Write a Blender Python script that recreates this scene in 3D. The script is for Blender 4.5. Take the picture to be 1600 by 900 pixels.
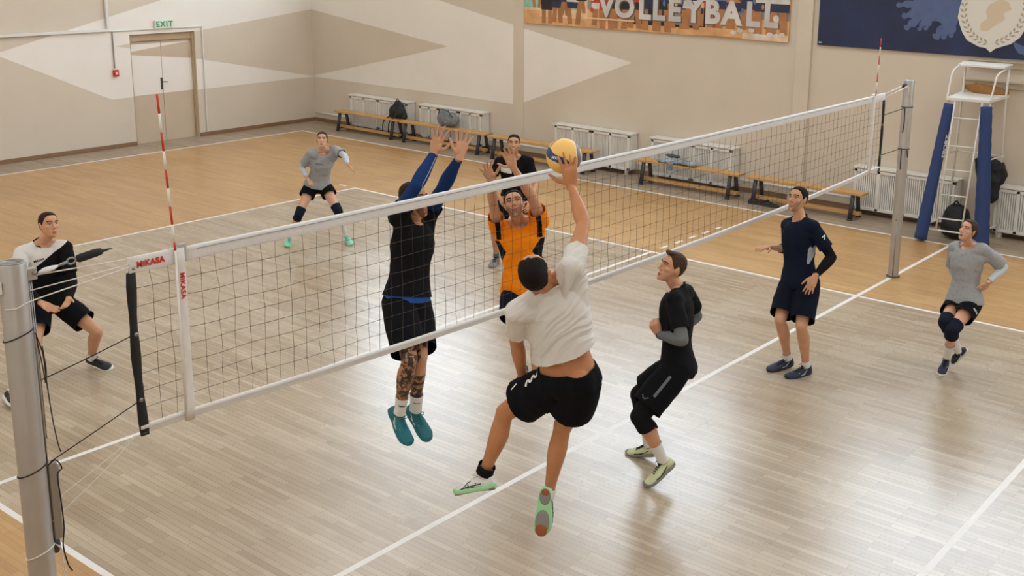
import bpy, bmesh, math, random
from mathutils import Vector, Matrix, noise
from mathutils.bvhtree import BVHTree
random.seed(7)
for o in list(bpy.data.objects): bpy.data.objects.remove(o)
S = bpy.context.scene
COL = S.collection
V = Vector
PI = math.pi

# ------------------------------------------------------------------ camera
cam = bpy.data.objects.new('camera', bpy.data.cameras.new('camera'))
COL.objects.link(cam)
CR = V((0.61936, -0.78495, 0.01577)); CU = V((0.17079, 0.15431, 0.97315)); CF = V((0.76631, 0.60003, -0.22963))
def rnd_cam():
    yaw, pit, rol = .6643, -.2317, .0162
    f = V((math.cos(yaw)*math.cos(pit), math.sin(yaw)*math.cos(pit), math.sin(pit)))
    r = V((math.sin(yaw), -math.cos(yaw), 0)); u = r.cross(f)
    r2 = r*math.cos(rol)+u*math.sin(rol); u2 = u*math.cos(rol)-r*math.sin(rol)
    return r2, u2, f
_r, _u, _f = rnd_cam()
m = Matrix((( _r.x, _u.x, -_f.x, -3.3674), (_r.y, _u.y, -_f.y, -5.3046), (_r.z, _u.z, -_f.z, 4.0949), (0, 0, 0, 1)))
cam.matrix_world = m
cam.data.sensor_width = 36; cam.data.lens = 36*1770.74/1600
cam.data.shift_x = -93.22/1600; cam.data.shift_y = -125.83/1600
cam.data.clip_end = 200
S.camera = cam

# ------------------------------------------------------------------ light
S.view_settings.view_transform = 'Standard'
try: S.view_settings.look = 'None'
except Exception: pass
S.view_settings.gamma = 1; S.view_settings.use_curve_mapping = False
S.view_settings.exposure = 0.0
WINDOW_BACK = 6.0       # daylight panes high on the radiator wall
LAMP = 78
FILL_SIDE = 1.4       # added unseen panes on the wall behind the camera, frontal fill
w = bpy.data.worlds.new('sky'); S.world = w; w.use_nodes = True
w.node_tree.nodes['Background'].inputs[0].default_value = (.75, .85, 1, 1)
w.node_tree.nodes['Background'].inputs[1].default_value = 1.0
def area(name, loc, aim, sx, sy, power, color):
    l = bpy.data.lights.new(name, 'AREA'); l.shape = 'RECTANGLE'; l.size = sx; l.size_y = sy
    l.energy = power; l.color = color
    o = bpy.data.objects.new(name, l); COL.objects.link(o); o.location = loc
    o.rotation_euler = (V(aim)-V(loc)).to_track_quat('-Z', 'Y').to_euler()
    return o

for _x in (-2.5, 3.5, 9.5):          # rows of ceiling lamps
    for _y in (-10, -3.5, 3, 9.5):
        area('ceiling_lamp', (_x, _y, 8.25), (_x, _y, 0), 1.2, 4.0, LAMP, (.95, .98, 1))
# ------------------------------------------------------------------ helpers
def lin(c):
    c = c/255.0
    return c/12.92 if c <= .04045 else ((c+.055)/1.055)**2.4
def rgb(r, g, b): return (lin(r), lin(g), lin(b), 1)
MATS = {}
def mat(name, col, rough=.6, metal=0, bump=0, bscale=40, var=0, vscale=6, spec=.5, sss=0, sheen=0, emis=0, coat=0, stretch=None):
    if name in MATS: return MATS[name]
    m = bpy.data.materials.new(name); m.use_nodes = True; MATS[name] = m
    nt = m.node_tree; b = nt.nodes['Principled BSDF']
    b.inputs['Base Color'].default_value = col; b.inputs['Roughness'].default_value = rough
    b.inputs['Metallic'].default_value = metal; b.inputs['Specular IOR Level'].default_value = spec
    if sss:
        b.inputs['Subsurface Weight'].default_value = sss
        b.inputs['Subsurface Radius'].default_value = (.012, .005, .003); b.inputs['Subsurface Scale'].default_value = 1
    if sheen:
        b.inputs['Sheen Weight'].default_value = sheen; b.inputs['Sheen Roughness'].default_value = .6
    if coat: b.inputs['Coat Weight'].default_value = coat
    if emis:
        b.inputs['Emission Color'].default_value = col; b.inputs['Emission Strength'].default_value = emis
    tc = nt.nodes.new('ShaderNodeTexCoord'); src = tc.outputs['Object']
    if stretch:
        mp = nt.nodes.new('ShaderNodeMapping'); mp.inputs['Scale'].default_value = stretch
        nt.links.new(src, mp.inputs[0]); src = mp.outputs[0]
    if bump:
        n = nt.nodes.new('ShaderNodeTexNoise'); n.inputs['Scale'].default_value = bscale; n.inputs['Detail'].default_value = 4
        nt.links.new(src, n.inputs['Vector'])
        bp = nt.nodes.new('ShaderNodeBump'); bp.inputs['Strength'].default_value = bump; bp.inputs['Distance'].default_value = .01
        nt.links.new(n.outputs[0], bp.inputs['Height']); nt.links.new(bp.outputs[0], b.inputs['Normal'])
    if var:
        n = nt.nodes.new('ShaderNodeTexNoise'); n.inputs['Scale'].default_value = vscale; n.inputs['Detail'].default_value = 5
        nt.links.new(src, n.inputs['Vector'])
        rp = nt.nodes.new('ShaderNodeValToRGB')
        rp.color_ramp.elements[0].position = .3; rp.color_ramp.elements[1].position = .7
        k0 = 1-var; k1 = 1+var*.6
        rp.color_ramp.elements[0].color = (col[0]*k0, col[1]*k0, col[2]*k0, 1)
        rp.color_ramp.elements[1].color = (min(1, col[0]*k1), min(1, col[1]*k1), min(1, col[2]*k1), 1)
        nt.links.new(n.outputs[0], rp.inputs[0]); nt.links.new(rp.outputs[0], b.inputs['Base Color'])
    return m

def link_bm(name, bm, mats, parent=None, smooth=False, recalc=True):
    if recalc: bmesh.ops.recalc_face_normals(bm, faces=bm.faces)
    me = bpy.data.meshes.new(name); bm.to_mesh(me); bm.free()
    return link_me(name, me, mats, parent, smooth)
def link_me(name, me, mats, parent=None, smooth=False):
    if not isinstance(mats, (list, tuple)): mats = [mats]
    for x in mats: me.materials.append(x)
    if smooth: me.polygons.foreach_set('use_smooth', [True]*len(me.polygons))
    o = bpy.data.objects.new(name, me); COL.objects.link(o)
    if parent is not None:
        o.parent = parent; o.matrix_parent_inverse = parent_inv(parent)
    return o
def parent_inv(p):
    return world_m(p).inverted()
def world_m(o):
    b = o.matrix_basis.copy()
    if o.parent: return world_m(o.parent) @ o.matrix_parent_inverse @ b
    return b
def empty(name, loc=(0, 0, 0), rz=0):
    o = bpy.data.objects.new(name, None); o.empty_display_size = .1
    o.location = loc; o.rotation_euler = (0, 0, rz); COL.objects.link(o); return o
def tag(o, label=None, cat=None, group=None, kind=None):
    if label: o['label'] = label
    if cat: o['category'] = cat
    if group: o['group'] = group
    if kind: o['kind'] = kind
    return o
def struct(o, label=None):
    o['kind'] = 'structure'
    if label: o['label'] = label
    return o

def box(bm, c, s, M=None, mi=0):
    x, y, z = c; a, b, d = s[0]/2, s[1]/2, s[2]/2
    vs = []
    for dx, dy, dz in ((-a,-b,-d),(a,-b,-d),(a,b,-d),(-a,b,-d),(-a,-b,d),(a,-b,d),(a,b,d),(-a,b,d)):
        p = V((x+dx, y+dy, z+dz)); vs.append(bm.verts.new(M @ p if M else p))
    for q in ((0,3,2,1),(4,5,6,7),(0,1,5,4),(1,2,6,5),(2,3,7,6),(3,0,4,7)):
        f = bm.faces.new([vs[i] for i in q]); f.material_index = mi
def bev_box(bm, c, s, r=.01, M=None, mi=0, seg=2):
    t = bmesh.new(); box(t, c, s)
    bmesh.ops.bevel(t, geom=list(t.edges), offset=r, segments=seg, profile=.6, affect='EDGES')
    merge(bm, t, M, mi)
def merge(bm, t, M=None, mi=None):
    mp = {}
    for v in t.verts: mp[v] = bm.verts.new(M @ v.co if M else v.co)
    for f in t.faces:
        try:
            g = bm.faces.new([mp[v] for v in f.verts]); g.material_index = f.material_index if mi is None else mi
            g.smooth = f.smooth
        except ValueError: pass
    t.free()
def perp(d, ref=None):
    d = d.normalized()
    r = V(ref) if ref is not None else V((0, 0, 1))
    a = r - d*r.dot(d)
    if a.length < 1e-3:
        r = V((1, 0, 0)); a = r - d*r.dot(d)
        if a.length < 1e-3: a = V((0, 1, 0)) - d*d.y
    a.normalize(); return a, d.cross(a)
def rings(bm, rs, mi=0, cap=True, closed=False):
    """rs: list of rings (lists of points)."""
    R = [[bm.verts.new(p) for p in r] for r in rs]; n = len(R[0])
    k = len(R) if closed else len(R)-1
    for i in range(k):
        a, b = R[i], R[(i+1) % len(R)]
        for j in range(n):
            f = bm.faces.new((a[j], a[(j+1) % n], b[(j+1) % n], b[j])); f.material_index = mi; f.smooth = True
    if cap and not closed:
        for r, rev in ((R[0], True), (R[-1], False)):
            c = bm.verts.new(sum((v.co for v in r), V())/n)
            for j in range(n):
                q = (r[(j+1) % n], r[j], c) if rev else (r[j], r[(j+1) % n], c)
                f = bm.faces.new(q); f.material_index = mi; f.smooth = True
def ell(c, a, b, n=20, pw=1.0):
    out = []
    for j in range(n):
        t = 2*PI*j/n; ct, st = math.cos(t), math.sin(t)
        if pw != 1.0:
            ct = math.copysign(abs(ct)**pw, ct); st = math.copysign(abs(st)**pw, st)
        out.append(c + a*ct + b*st)
    return out
def tube(bm, pts, r, n=8, mi=0, cap=True, closed=False):
    pts = [V(p) for p in pts]; rs = []; ref = None
    for i, p in enumerate(pts):
        if closed: d = pts[(i+1) % len(pts)] - pts[i-1]
        else: d = pts[min(i+1, len(pts)-1)] - pts[max(i-1, 0)]
        if d.length < 1e-9: d = V((0, 0, 1))
        if ref is None: a, b = perp(d)
        else:
            a = ref - d.normalized()*ref.dot(d.normalized())
            if a.length < 1e-4: a, b = perp(d)
            a.normalize(); b = d.normalized().cross(a)
        ref = a
        rr = r[i] if isinstance(r, (list, tuple)) else r
        rs.append(ell(p, a*rr, b*rr, n))
    rings(bm, rs, mi, cap, closed)
def sphere(bm, c, r, M=None, n=16, mi=0):
    """ellipsoid; r scalar or (a,b,c) vectors"""
    if not isinstance(r, (list, tuple)): r = (V((r, 0, 0)), V((0, r, 0)), V((0, 0, r)))
    c = V(c); m_ = n//2; rs = []
    for i in range(1, m_):
        t = PI*i/m_; rs.append([c + r[0]*(math.sin(t)*math.cos(2*PI*j/n)) + r[1]*(math.sin(t)*math.sin(2*PI*j/n)) + r[2]*math.cos(t) for j in range(n)])
    R = [[bm.verts.new(p) for p in q] for q in rs]
    for i in range(len(R)-1):
        for j in range(n):
            f = bm.faces.new((R[i][j], R[i+1][j], R[i+1][(j+1) % n], R[i][(j+1) % n])); f.smooth = True; f.material_index = mi
    T = bm.verts.new(c + r[2]); B = bm.verts.new(c - r[2])
    for j in range(n):
        f = bm.faces.new((T, R[0][j], R[0][(j+1) % n])); f.smooth = True; f.material_index = mi
        f = bm.faces.new((B, R[-1][(j+1) % n], R[-1][j])); f.smooth = True; f.material_index = mi
def cr(pts, k=6):
    """Catmull-Rom smoothing"""
    P = [V(p) for p in pts]
    if len(P) < 3: return P
    Q = [P[0]*2-P[1]] + P + [P[-1]*2-P[-2]]; out = []
    for i in range(1, len(Q)-2):
        for j in range(k):
            t = j/k; a, b, c, d = Q[i-1], Q[i], Q[i+1], Q[i+2]
            out.append(.5*((2*b) + (c-a)*t + (2*a-5*b+4*c-d)*t*t + (3*b-a-3*c+d)*t**3))
    out.append(P[-1]); return out
def text_pts(s, size=1.0, off=0.0, space=1.0):
    """text outline as (verts2d, faces)"""
    cu = bpy.data.curves.new('t', 'FONT'); cu.body = s; cu.size = size; cu.align_x = 'CENTER'; cu.align_y = 'CENTER'
    cu.offset = off; cu.resolution_u = 3; cu.space_character = space
    o = bpy.data.objects.new('t', cu); COL.objects.link(o)
    dg = bpy.context.evaluated_depsgraph_get()
    me = bpy.data.meshes.new_from_object(o.evaluated_get(dg))
    vs = [(v.co.x, v.co.y) for v in me.vertices]; fs = [tuple(p.vertices) for p in me.polygons]
    bpy.data.objects.remove(o); bpy.data.meshes.remove(me); bpy.data.curves.remove(cu)
    return vs, fs
def text_flat(name, s, size, origin, X, Y, m_, parent, off=0, thick=.004, space=1.0):
    vs, fs = text_pts(s, size, off, space); N = X.cross(Y)
    bm = bmesh.new()
    a = [bm.verts.new(origin + X*x + Y*y + N*thick) for x, y in vs]
    b = [bm.verts.new(origin + X*x + Y*y) for x, y in vs]
    cnt = {}
    for f in fs:
        bm.faces.new([a[i] for i in f])
        for i in range(len(f)):
            e = (f[i], f[(i+1) % len(f)]); cnt[e] = 1
    for (i, j) in list(cnt):
        if (j, i) not in cnt:
            try: bm.faces.new((b[i], b[j], a[j], a[i]))
            except ValueError: pass
    return link_bm(name, bm, m_, parent)

# ------------------------------------------------------------------ materials
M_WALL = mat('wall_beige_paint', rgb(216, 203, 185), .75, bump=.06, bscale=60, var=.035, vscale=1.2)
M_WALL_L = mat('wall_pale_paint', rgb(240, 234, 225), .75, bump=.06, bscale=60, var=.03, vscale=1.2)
M_WHITE = mat('white_enamel', rgb(228, 226, 220), .45, bump=.03)
M_TRIM = mat('brown_skirting', rgb(140, 108, 80), .5, var=.1)
M_DOOR = mat('door_beige_paint', rgb(205, 186, 162), .5, var=.03, vscale=2)
M_METAL = mat('brushed_metal', rgb(150, 150, 150), .35, .9)
M_GALV = mat('silver_painted_post', rgb(178, 172, 165), .38, .55, bump=.02, bscale=80, var=.05, vscale=9)
M_DARKSTEEL = mat('dark_steel', rgb(72, 72, 78), .5, .4)
M_BLACK = mat('black_webbing', rgb(24, 24, 25), .8)
M_ROPE = mat('dark_rope', rgb(40, 34, 30), .9)
M_WROPE = mat('white_rope', rgb(222, 216, 205), .8)
M_CANVAS = mat('white_canvas', rgb(228, 226, 224), .7, bump=.25, bscale=90)
M_NET = mat('net_cord', rgb(74, 62, 52), .9)
M_RED = mat('red_paint', rgb(200, 52, 28), .5)
M_LINE = mat('white_line_paint', rgb(226, 222, 216), .42, var=.05, vscale=5)

def wood(name, cA, cB, rough, mortar, pl=.55, pw=.052, gr=.12, spec=.5, bw=.0015):
    m = bpy.data.materials.new(name); m.use_nodes = True; nt = m.node_tree; b = nt.nodes['Principled BSDF']
    N = nt.nodes.new; L = nt.links.new
    tc = N('ShaderNodeTexCoord'); mp = N('ShaderNodeMapping'); mp.inputs['Rotation'].default_value = (0, 0, PI/2)
    L(tc.outputs['Object'], mp.inputs[0])
    br = N('ShaderNodeTexBrick'); br.offset = .37; br.offset_frequency = 2; br.squash = 1
    br.inputs['Scale'].default_value = 1; br.inputs['Brick Width'].default_value = pl; br.inputs['Row Height'].default_value = pw
    br.inputs['Mortar Size'].default_value = bw; br.inputs['Mortar Smooth'].default_value = .3; br.inputs['Bias'].default_value = 0
    br.inputs['Color1'].default_value = cA; br.inputs['Color2'].default_value = cB; br.inputs['Mortar'].default_value = mortar
    L(mp.outputs[0], br.inputs['Vector'])
    br2 = N('ShaderNodeTexBrick'); br2.offset = .37; br2.offset_frequency = 2
    br2.inputs['Scale'].default_value = 1; br2.inputs['Brick Width'].default_value = pl*2; br2.inputs['Row Height'].default_value = pw*2
    br2.inputs['Mortar Size'].default_value = 0
    br2.inputs['Color1'].default_value = (.86, .83, .79, 1); br2.inputs['Color2'].default_value = (1.06, 1.06, 1.06, 1)
    L(mp.outputs[0], br2.inputs['Vector'])
    mx0 = N('ShaderNodeMix'); mx0.data_type = 'RGBA'; mx0.blend_type = 'MULTIPLY'; mx0.inputs[0].default_value = .65
    L(br.outputs['Color'], mx0.inputs[6]); L(br2.outputs['Color'], mx0.inputs[7])
    # grain
    mp2 = N('ShaderNodeMapping'); mp2.inputs['Scale'].default_value = (90, 2.2, 1); L(tc.outputs['Object'], mp2.inputs[0])
    ns = N('ShaderNodeTexNoise'); ns.inputs['Scale'].default_value = 1; ns.inputs['Detail'].default_value = 6; L(mp2.outputs[0], ns.inputs['Vector'])
    rp = N('ShaderNodeValToRGB'); rp.color_ramp.elements[0].position = .3; rp.color_ramp.elements[1].position = .7
    rp.color_ramp.elements[0].color = (1-gr*2, 1-gr*2.2, 1-gr*2.4, 1); rp.color_ramp.elements[1].color = (1, 1, 1, 1)
    L(ns.outputs[0], rp.inputs[0])
    mx = N('ShaderNodeMix'); mx.data_type = 'RGBA'; mx.blend_type = 'MULTIPLY'; mx.inputs[0].default_value = 1
    L(mx0.outputs[2], mx.inputs[6]); L(rp.outputs[0], mx.inputs[7])
    # wear patches
    n3 = N('ShaderNodeTexNoise'); n3.inputs['Scale'].default_value = .9; n3.inputs['Detail'].default_value = 5; L(tc.outputs['Object'], n3.inputs['Vector'])
    r3 = N('ShaderNodeValToRGB'); r3.color_ramp.elements[0].position = .35; r3.color_ramp.elements[1].position = .65
    r3.color_ramp.elements[0].color = (.93, .885, .84, 1); r3.color_ramp.elements[1].color = (1.03, 1.03, 1.03, 1)
    L(n3.outputs[0], r3.inputs[0])
    mx3 = N('ShaderNodeMix'); mx3.data_type = 'RGBA'; mx3.blend_type = 'MULTIPLY'; mx3.inputs[0].default_value = 1
    L(mx.outputs[2], mx3.inputs[6]); L(r3.outputs[0], mx3.inputs[7])
    L(mx3.outputs[2], b.inputs['Base Color'])
    # roughness variation
    mr = N('ShaderNodeMapRange'); mr.inputs[3].default_value = rough-.06; mr.inputs[4].default_value = rough+.08
    L(n3.outputs[0], mr.inputs[0]); L(mr.outputs[0], b.inputs['Roughness'])
    b.inputs['Specular IOR Level'].default_value = spec
    bp = N('ShaderNodeBump'); bp.inputs['Strength'].default_value = .12; bp.inputs['Distance'].default_value = .004
    ad = N('ShaderNodeMath'); ad.operation = 'SUBTRACT'
    L(ns.outputs[0], ad.inputs[0]); L(br.outputs['Fac'], ad.inputs[1])
    L(ad.outputs[0], bp.inputs['Height']); L(bp.outputs[0], b.inputs['Normal'])
    MATS[name] = m; return m
M_F_COURT = wood('court_parquet', rgb(192, 176, 152), rgb(170, 152, 128), .25, rgb(124, 106, 86), spec=1.0, gr=.07)
M_F_OUT = wood('orange_stained_parquet', rgb(200, 160, 106), rgb(186, 144, 92), .30, rgb(150, 118, 80), gr=.05, spec=.8)
M_F_RIM = wood('grey_brown_parquet', rgb(186, 170, 150), rgb(166, 150, 130), .42, rgb(110, 90, 72))
M_BENCH = mat('bench_wood', rgb(205, 158, 98), .5, var=.15, vscale=3, stretch=(12, 1, 12))

# ------------------------------------------------------------------ the hall
XB, YL = 13.17, 15.12          # radiator wall plane, door wall plane
XF, YR, ZC = -7.0, -16.0, 8.4
def floor_mesh():
    g = .05
    xs = [XF, -.0, .05, 8.95, 9.0, 12.03, 12.09, XB]
    ys = [YR, -9.0, -8.95, -3.0, -2.95, -.025, .025, 2.95, 3.0, 8.95, 9.0, 14.17, 14.23, YL, YL+.3]
    bm = bmesh.new(); G = {}
    def vt(i, j):
        if (i, j) not in G: G[(i, j)] = bm.verts.new((xs[i], ys[j], 0))
        return G[(i, j)]
    for i in range(len(xs)-1):
        for j in range(len(ys)-1):
            cx = (xs[i]+xs[i+1])/2; cy = (ys[j]+ys[j+1])/2
            inside = 0 < cx < 9 and -9 < cy < 9
            m_ = 0 if inside else (1 if (cx < 12.09 and cy < 14.23) else 2)
            if inside and (cx < .05 or cx > 8.95 or abs(cy) > 8.95 or 2.95 < abs(cy) < 3.0): m_ = 3
            if abs(cy) < .025 and 0 < cx < 12.06: m_ = 3
            if 12.03 < cx < 12.09 and cy < 14.23: m_ = 3
            if 14.17 < cy < 14.23 and cx < 12.09: m_ = 3
            f = bm.faces.new((vt(i, j), vt(i+1, j), vt(i+1, j+1), vt(i, j+1))); f.material_index = m_
    o = link_bm('floor', bm, [M_F_COURT, M_F_OUT, M_F_RIM, M_LINE], recalc=False)
    struct(o, 'pale worn parquet sports floor with white court lines and orange surround')
    bm = bmesh.new()
    for k in range(5):
        x0 = 9.2+k*.36
        box(bm, (x0+.09, 2.975, .0008), (.18, .05, .0016))
    struct(link_bm('trim_1', bm, M_LINE), 'dashed white attack line extension painted beyond the sideline')
    bm = bmesh.new(); box(bm, (8.975, 9.28, .0008), (.05, .16, .0016))
    struct(link_bm('trim_2', bm, M_LINE), 'short white service mark painted behind the far court corner')
floor_mesh()

def clip(poly, axis, val, keep_less):
    out = []
    for i in range(len(poly)):
        a, b = poly[i], poly[(i+1) % len(poly)]
        ia = (a[axis] <= val) == keep_less; ib = (b[axis] <= val) == keep_less
        if ia: out.append(a)
        if ia != ib:
            t = (val-a[axis])/(b[axis]-a[axis]); out.append((a[0]+(b[0]-a[0])*t, a[1]+(b[1]-a[1])*t))
    return out
def rectclip(poly, x0, x1, z0, z1):
    for ax, v, k in ((0, x0, False), (0, x1, True), (1, z0, False), (1, z1, True)):
        if len(poly) < 3: return []
        poly = clip(poly, ax, v, k)
    return poly if len(poly) >= 3 else []
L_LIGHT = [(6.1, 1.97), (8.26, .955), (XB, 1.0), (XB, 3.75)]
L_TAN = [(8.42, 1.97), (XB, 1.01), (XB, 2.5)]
DX0, DX1, DZ = 8.72, 10.16, 2.17
def wall_left():
    bm = bmesh.new(); t = .3
    box(bm, ((XF+DX0)/2, YL+t/2, ZC/2), (DX0-XF, t, ZC)); box(bm, ((DX1+XB+.3)/2, YL+t/2, ZC/2), (XB+.3-DX1, t, ZC))
    box(bm, ((DX0+DX1)/2, YL+t/2, (DZ+ZC)/2), (DX1-DX0, t, ZC-DZ))
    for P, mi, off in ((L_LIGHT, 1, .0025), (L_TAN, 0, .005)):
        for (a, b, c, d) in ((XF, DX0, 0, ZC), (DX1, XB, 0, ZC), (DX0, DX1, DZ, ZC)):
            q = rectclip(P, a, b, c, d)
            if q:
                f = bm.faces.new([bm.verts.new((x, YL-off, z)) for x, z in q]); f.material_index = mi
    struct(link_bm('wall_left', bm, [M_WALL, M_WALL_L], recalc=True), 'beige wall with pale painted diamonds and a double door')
wall_left()
def door():
    root = empty('door_1', (DX0, YL, 0)); struct(root, 'beige double door set into the left wall')
    y = YL+.10
    mid = 9.44
    for a, b in ((DX0+.04, mid-.004), (mid+.004, DX1-.04)):
        bm = bmesh.new(); bev_box(bm, ((a+b)/2, y+.03, DZ/2-.075), (b-a, .06, DZ-.15), .004)
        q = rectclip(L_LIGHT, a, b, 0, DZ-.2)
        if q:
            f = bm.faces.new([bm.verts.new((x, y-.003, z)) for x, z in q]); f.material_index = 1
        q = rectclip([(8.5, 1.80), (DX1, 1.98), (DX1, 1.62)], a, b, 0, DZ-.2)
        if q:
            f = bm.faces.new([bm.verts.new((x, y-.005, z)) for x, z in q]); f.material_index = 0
        link_bm('door_leaf', bm, [M_DOOR, M_WALL_L], root)
    bm = bmesh.new()
    box(bm, (DX0+.02, y+.01, DZ/2), (.04, .14, DZ)); box(bm, (DX1-.02, y+.01, DZ/2), (.04, .14, DZ)); box(bm, ((DX0+DX1)/2, y+.01, DZ-.07), (DX1-DX0, .10, .14))
    link_bm('door_frame', bm, mat('door_frame_tan', rgb(190, 165, 132), .5, var=.05), root)
    bm = bmesh.new(); box(bm, ((DX0+DX1)/2, YL+.22, DZ/2), (DX1-DX0, .04, DZ)); link_bm('door_light_block', bm, M_DOOR, root)  # added unseen box, blocks the light leak under the door leaves
    bm = bmesh.new(); bev_box(bm, (mid-.03, y-.008, 1.16), (.045, .016, .24), .006); tube(bm, [(mid-.03, y-.02, 1.2), (mid-.03, y-.06, 1.2), (mid+.07, y-.06, 1.19)], .009)
    tube(bm, [(mid-.03, y-.012, 1.08), (mid-.03, y-.026, 1.08)], .013)
    link_bm('door_handle', bm, mat('dark_handle', rgb(95, 92, 84), .4, .6), root)
door()
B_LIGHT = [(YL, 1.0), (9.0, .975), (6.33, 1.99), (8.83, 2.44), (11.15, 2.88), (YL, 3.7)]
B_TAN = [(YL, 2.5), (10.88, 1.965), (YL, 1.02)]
WINS = [(9.9, 13.9), (3.95, 7.95), (-2.1, 2.0), (-8.0, -4.0), (-14, -10)]
WZ0, WZ1 = 3.95, 7.5
def wall_back():
    bm = bmesh.new(); t = .3
    box(bm, (XB+t/2, (YR+YL)/2, WZ0/2), (t, YL-YR, WZ0)); box(bm, (XB+t/2, (YR+YL)/2, (WZ1+ZC)/2), (t, YL-YR, ZC-WZ1))
    ed = sorted([YR, YL]+[e for w_ in WINS for e in w_])
    for i in range(0, len(ed), 2):
        box(bm, (XB+t/2, (ed[i]+ed[i+1])/2, (WZ0+WZ1)/2), (t, ed[i+1]-ed[i], WZ1-WZ0))
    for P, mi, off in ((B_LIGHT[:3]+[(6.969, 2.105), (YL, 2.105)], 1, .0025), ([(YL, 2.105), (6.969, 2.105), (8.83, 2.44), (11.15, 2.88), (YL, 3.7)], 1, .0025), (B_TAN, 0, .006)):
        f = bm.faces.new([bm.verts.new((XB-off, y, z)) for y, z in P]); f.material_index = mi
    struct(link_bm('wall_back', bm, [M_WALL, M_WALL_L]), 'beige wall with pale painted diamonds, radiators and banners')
wall_back()
bm = bmesh.new()
for y0, y1, d in ((2.86, 3.12, .05), (8.86, 9.12, .012)):
    bev_box(bm, (XB-d/2, (y0+y1)/2, ZC/2), (d, y1-y0, ZC), .004)
struct(link_bm('trim_3', bm, M_WALL), 'shallow beige pilasters on the radiator wall')
SKY = mat('daylight_glass', (.76, .88, 1, 1), .3, emis=WINDOW_BACK)
FILL_GLASS = mat('fill_glass_side', (.92, .97, 1, 1), .3, emis=FILL_SIDE)
def window(n, axis, c0, c1, z0, z1, plane, m_):
    root = empty('window_%d' % n, (0, 0, 0)); struct(root, 'tall daylit window above the banners' if axis == 'x' else 'tall daylit window')
    bm = bmesh.new()
    if axis == 'x': box(bm, (plane+.2, (c0+c1)/2, (z0+z1)/2), (.02, c1-c0, z1-z0))
    else: box(bm, (plane, (c0+c1)/2, (z0+z1)/2), (.02, c1-c0, z1-z0))
    link_bm('pane', bm, m_, root)
    bm = bmesh.new(); k = 4; px = plane+.12 if axis == 'x' else plane+.06
    for i in range(k+1):
        y = c0+(c1-c0)*i/k; box(bm, (px, y, (z0+z1)/2), (.08, .07, z1-z0))
    for z in (z0+.03, z0+(z1-z0)*.35, z1-.03): box(bm, (px, (c0+c1)/2, z), (.08, c1-c0, .06))
    link_bm('window_frame', bm, M_WHITE, root)
for i, (a, b) in enumerate(WINS): window(i+1, 'x', a, b, WZ0, WZ1, XB, SKY)
def rest():
    bm = bmesh.new(); t = .3
    box(bm, (XF-t/2, (YR+YL)/2, ZC/2), (t, YL-YR+.6, ZC)); struct(link_bm('wall_front', bm, M_WALL), 'beige wall behind the camera')
    bm = bmesh.new(); box(bm, ((XF+XB)/2, YR-t/2, ZC/2), (XB-XF+.6, t, ZC)); struct(link_bm('wall_right', bm, M_WALL), 'beige end wall beyond the near court')
    bm = bmesh.new(); box(bm, ((XF+XB)/2, (YR+YL)/2, ZC+.15), (XB-XF+.6, YL-YR+.6, .3)); struct(link_bm('ceiling', bm, mat('ceiling_white', rgb(225, 222, 215), .8)), 'white hall ceiling')
rest()
for i, (a, b) in enumerate([(-13, -9), (-7, -3), (-1, 3), (5, 9), (10.5, 14)]): window(i+6, 'y', a, b, 3.6, 7.6, XF+.02, FILL_GLASS)  # unseen windows added behind the camera as frontal fill light
bm = bmesh.new()
bev_box(bm, ((XF+DX0)/2, YL-.012, .04), (DX0-XF, .024, .08), .006); bev_box(bm, ((DX1+XB)/2, YL-.012, .04), (XB-DX1, .024, .08), .006)
struct(link_bm('baseboard_left', bm, M_TRIM)); bm = bmesh.new(); bev_box(bm, (XB-.012, (YR+YL)/2, .04), (.024, YL-YR, .08), .006)
struct(link_bm('baseboard_back', bm, M_TRIM))

# ------------------------------------------------------------------ wall fittings
def conduit(name, pts, r, label, m_=M_WHITE, sq=True):
    bm = bmesh.new()
    for a, b in zip(pts[:-1], pts[1:]):
        a, b = V(a), V(b); lo = V((min(a.x, b.x)-r, min(a.y, b.y)-r, min(a.z, b.z)-r)); hi = V((max(a.x, b.x)+r, max(a.y, b.y)+r, max(a.z, b.z)+r))
        bev_box(bm, (lo+hi)/2, hi-lo, r*.3)
    return tag(link_bm(name, bm, m_), label, 'cable duct')
conduit('cable_duct', [(XF+.1, YL-.036, 2.285), (8.24, YL-.036, 2.285)], .026, 'white horizontal cable duct running across the door wall')
conduit('cable_duct', [(8.27, YL-.036, 2.33), (8.27, YL-.036, ZC-.1)], .026, 'white vertical cable duct rising beside the door')
conduit('cable_duct', [(8.30, YL-.02, 2.262), (10.33, YL-.02, 2.262), (10.33, YL-.02, .1)], .010, 'thin white cable trunking framing the double door')
conduit('cable_duct', [(8.36, YL-.018, 2.24), (8.36, YL-.018, 1.56)], .008, 'thin grey cable dropping to the red call point', mat('grey_cable', rgb(120, 120, 116), .6))
def callpoint():
    root = empty('fire_call_point', (8.37, YL, 1.46)); tag(root, 'small red fire alarm call point on the wall left of the door', 'alarm')
    bm = bmesh.new(); bev_box(bm, (8.37, YL-.03, 1.46), (.10, .055, .13), .008); link_bm('alarm_box', bm, M_RED, root)
    bm = bmesh.new(); bev_box(bm, (8.37, YL-.06, 1.46), (.05, .008, .055), .003); link_bm('push_panel', bm, mat('panel_white', rgb(225, 200, 190), .4), root)
callpoint()
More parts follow.
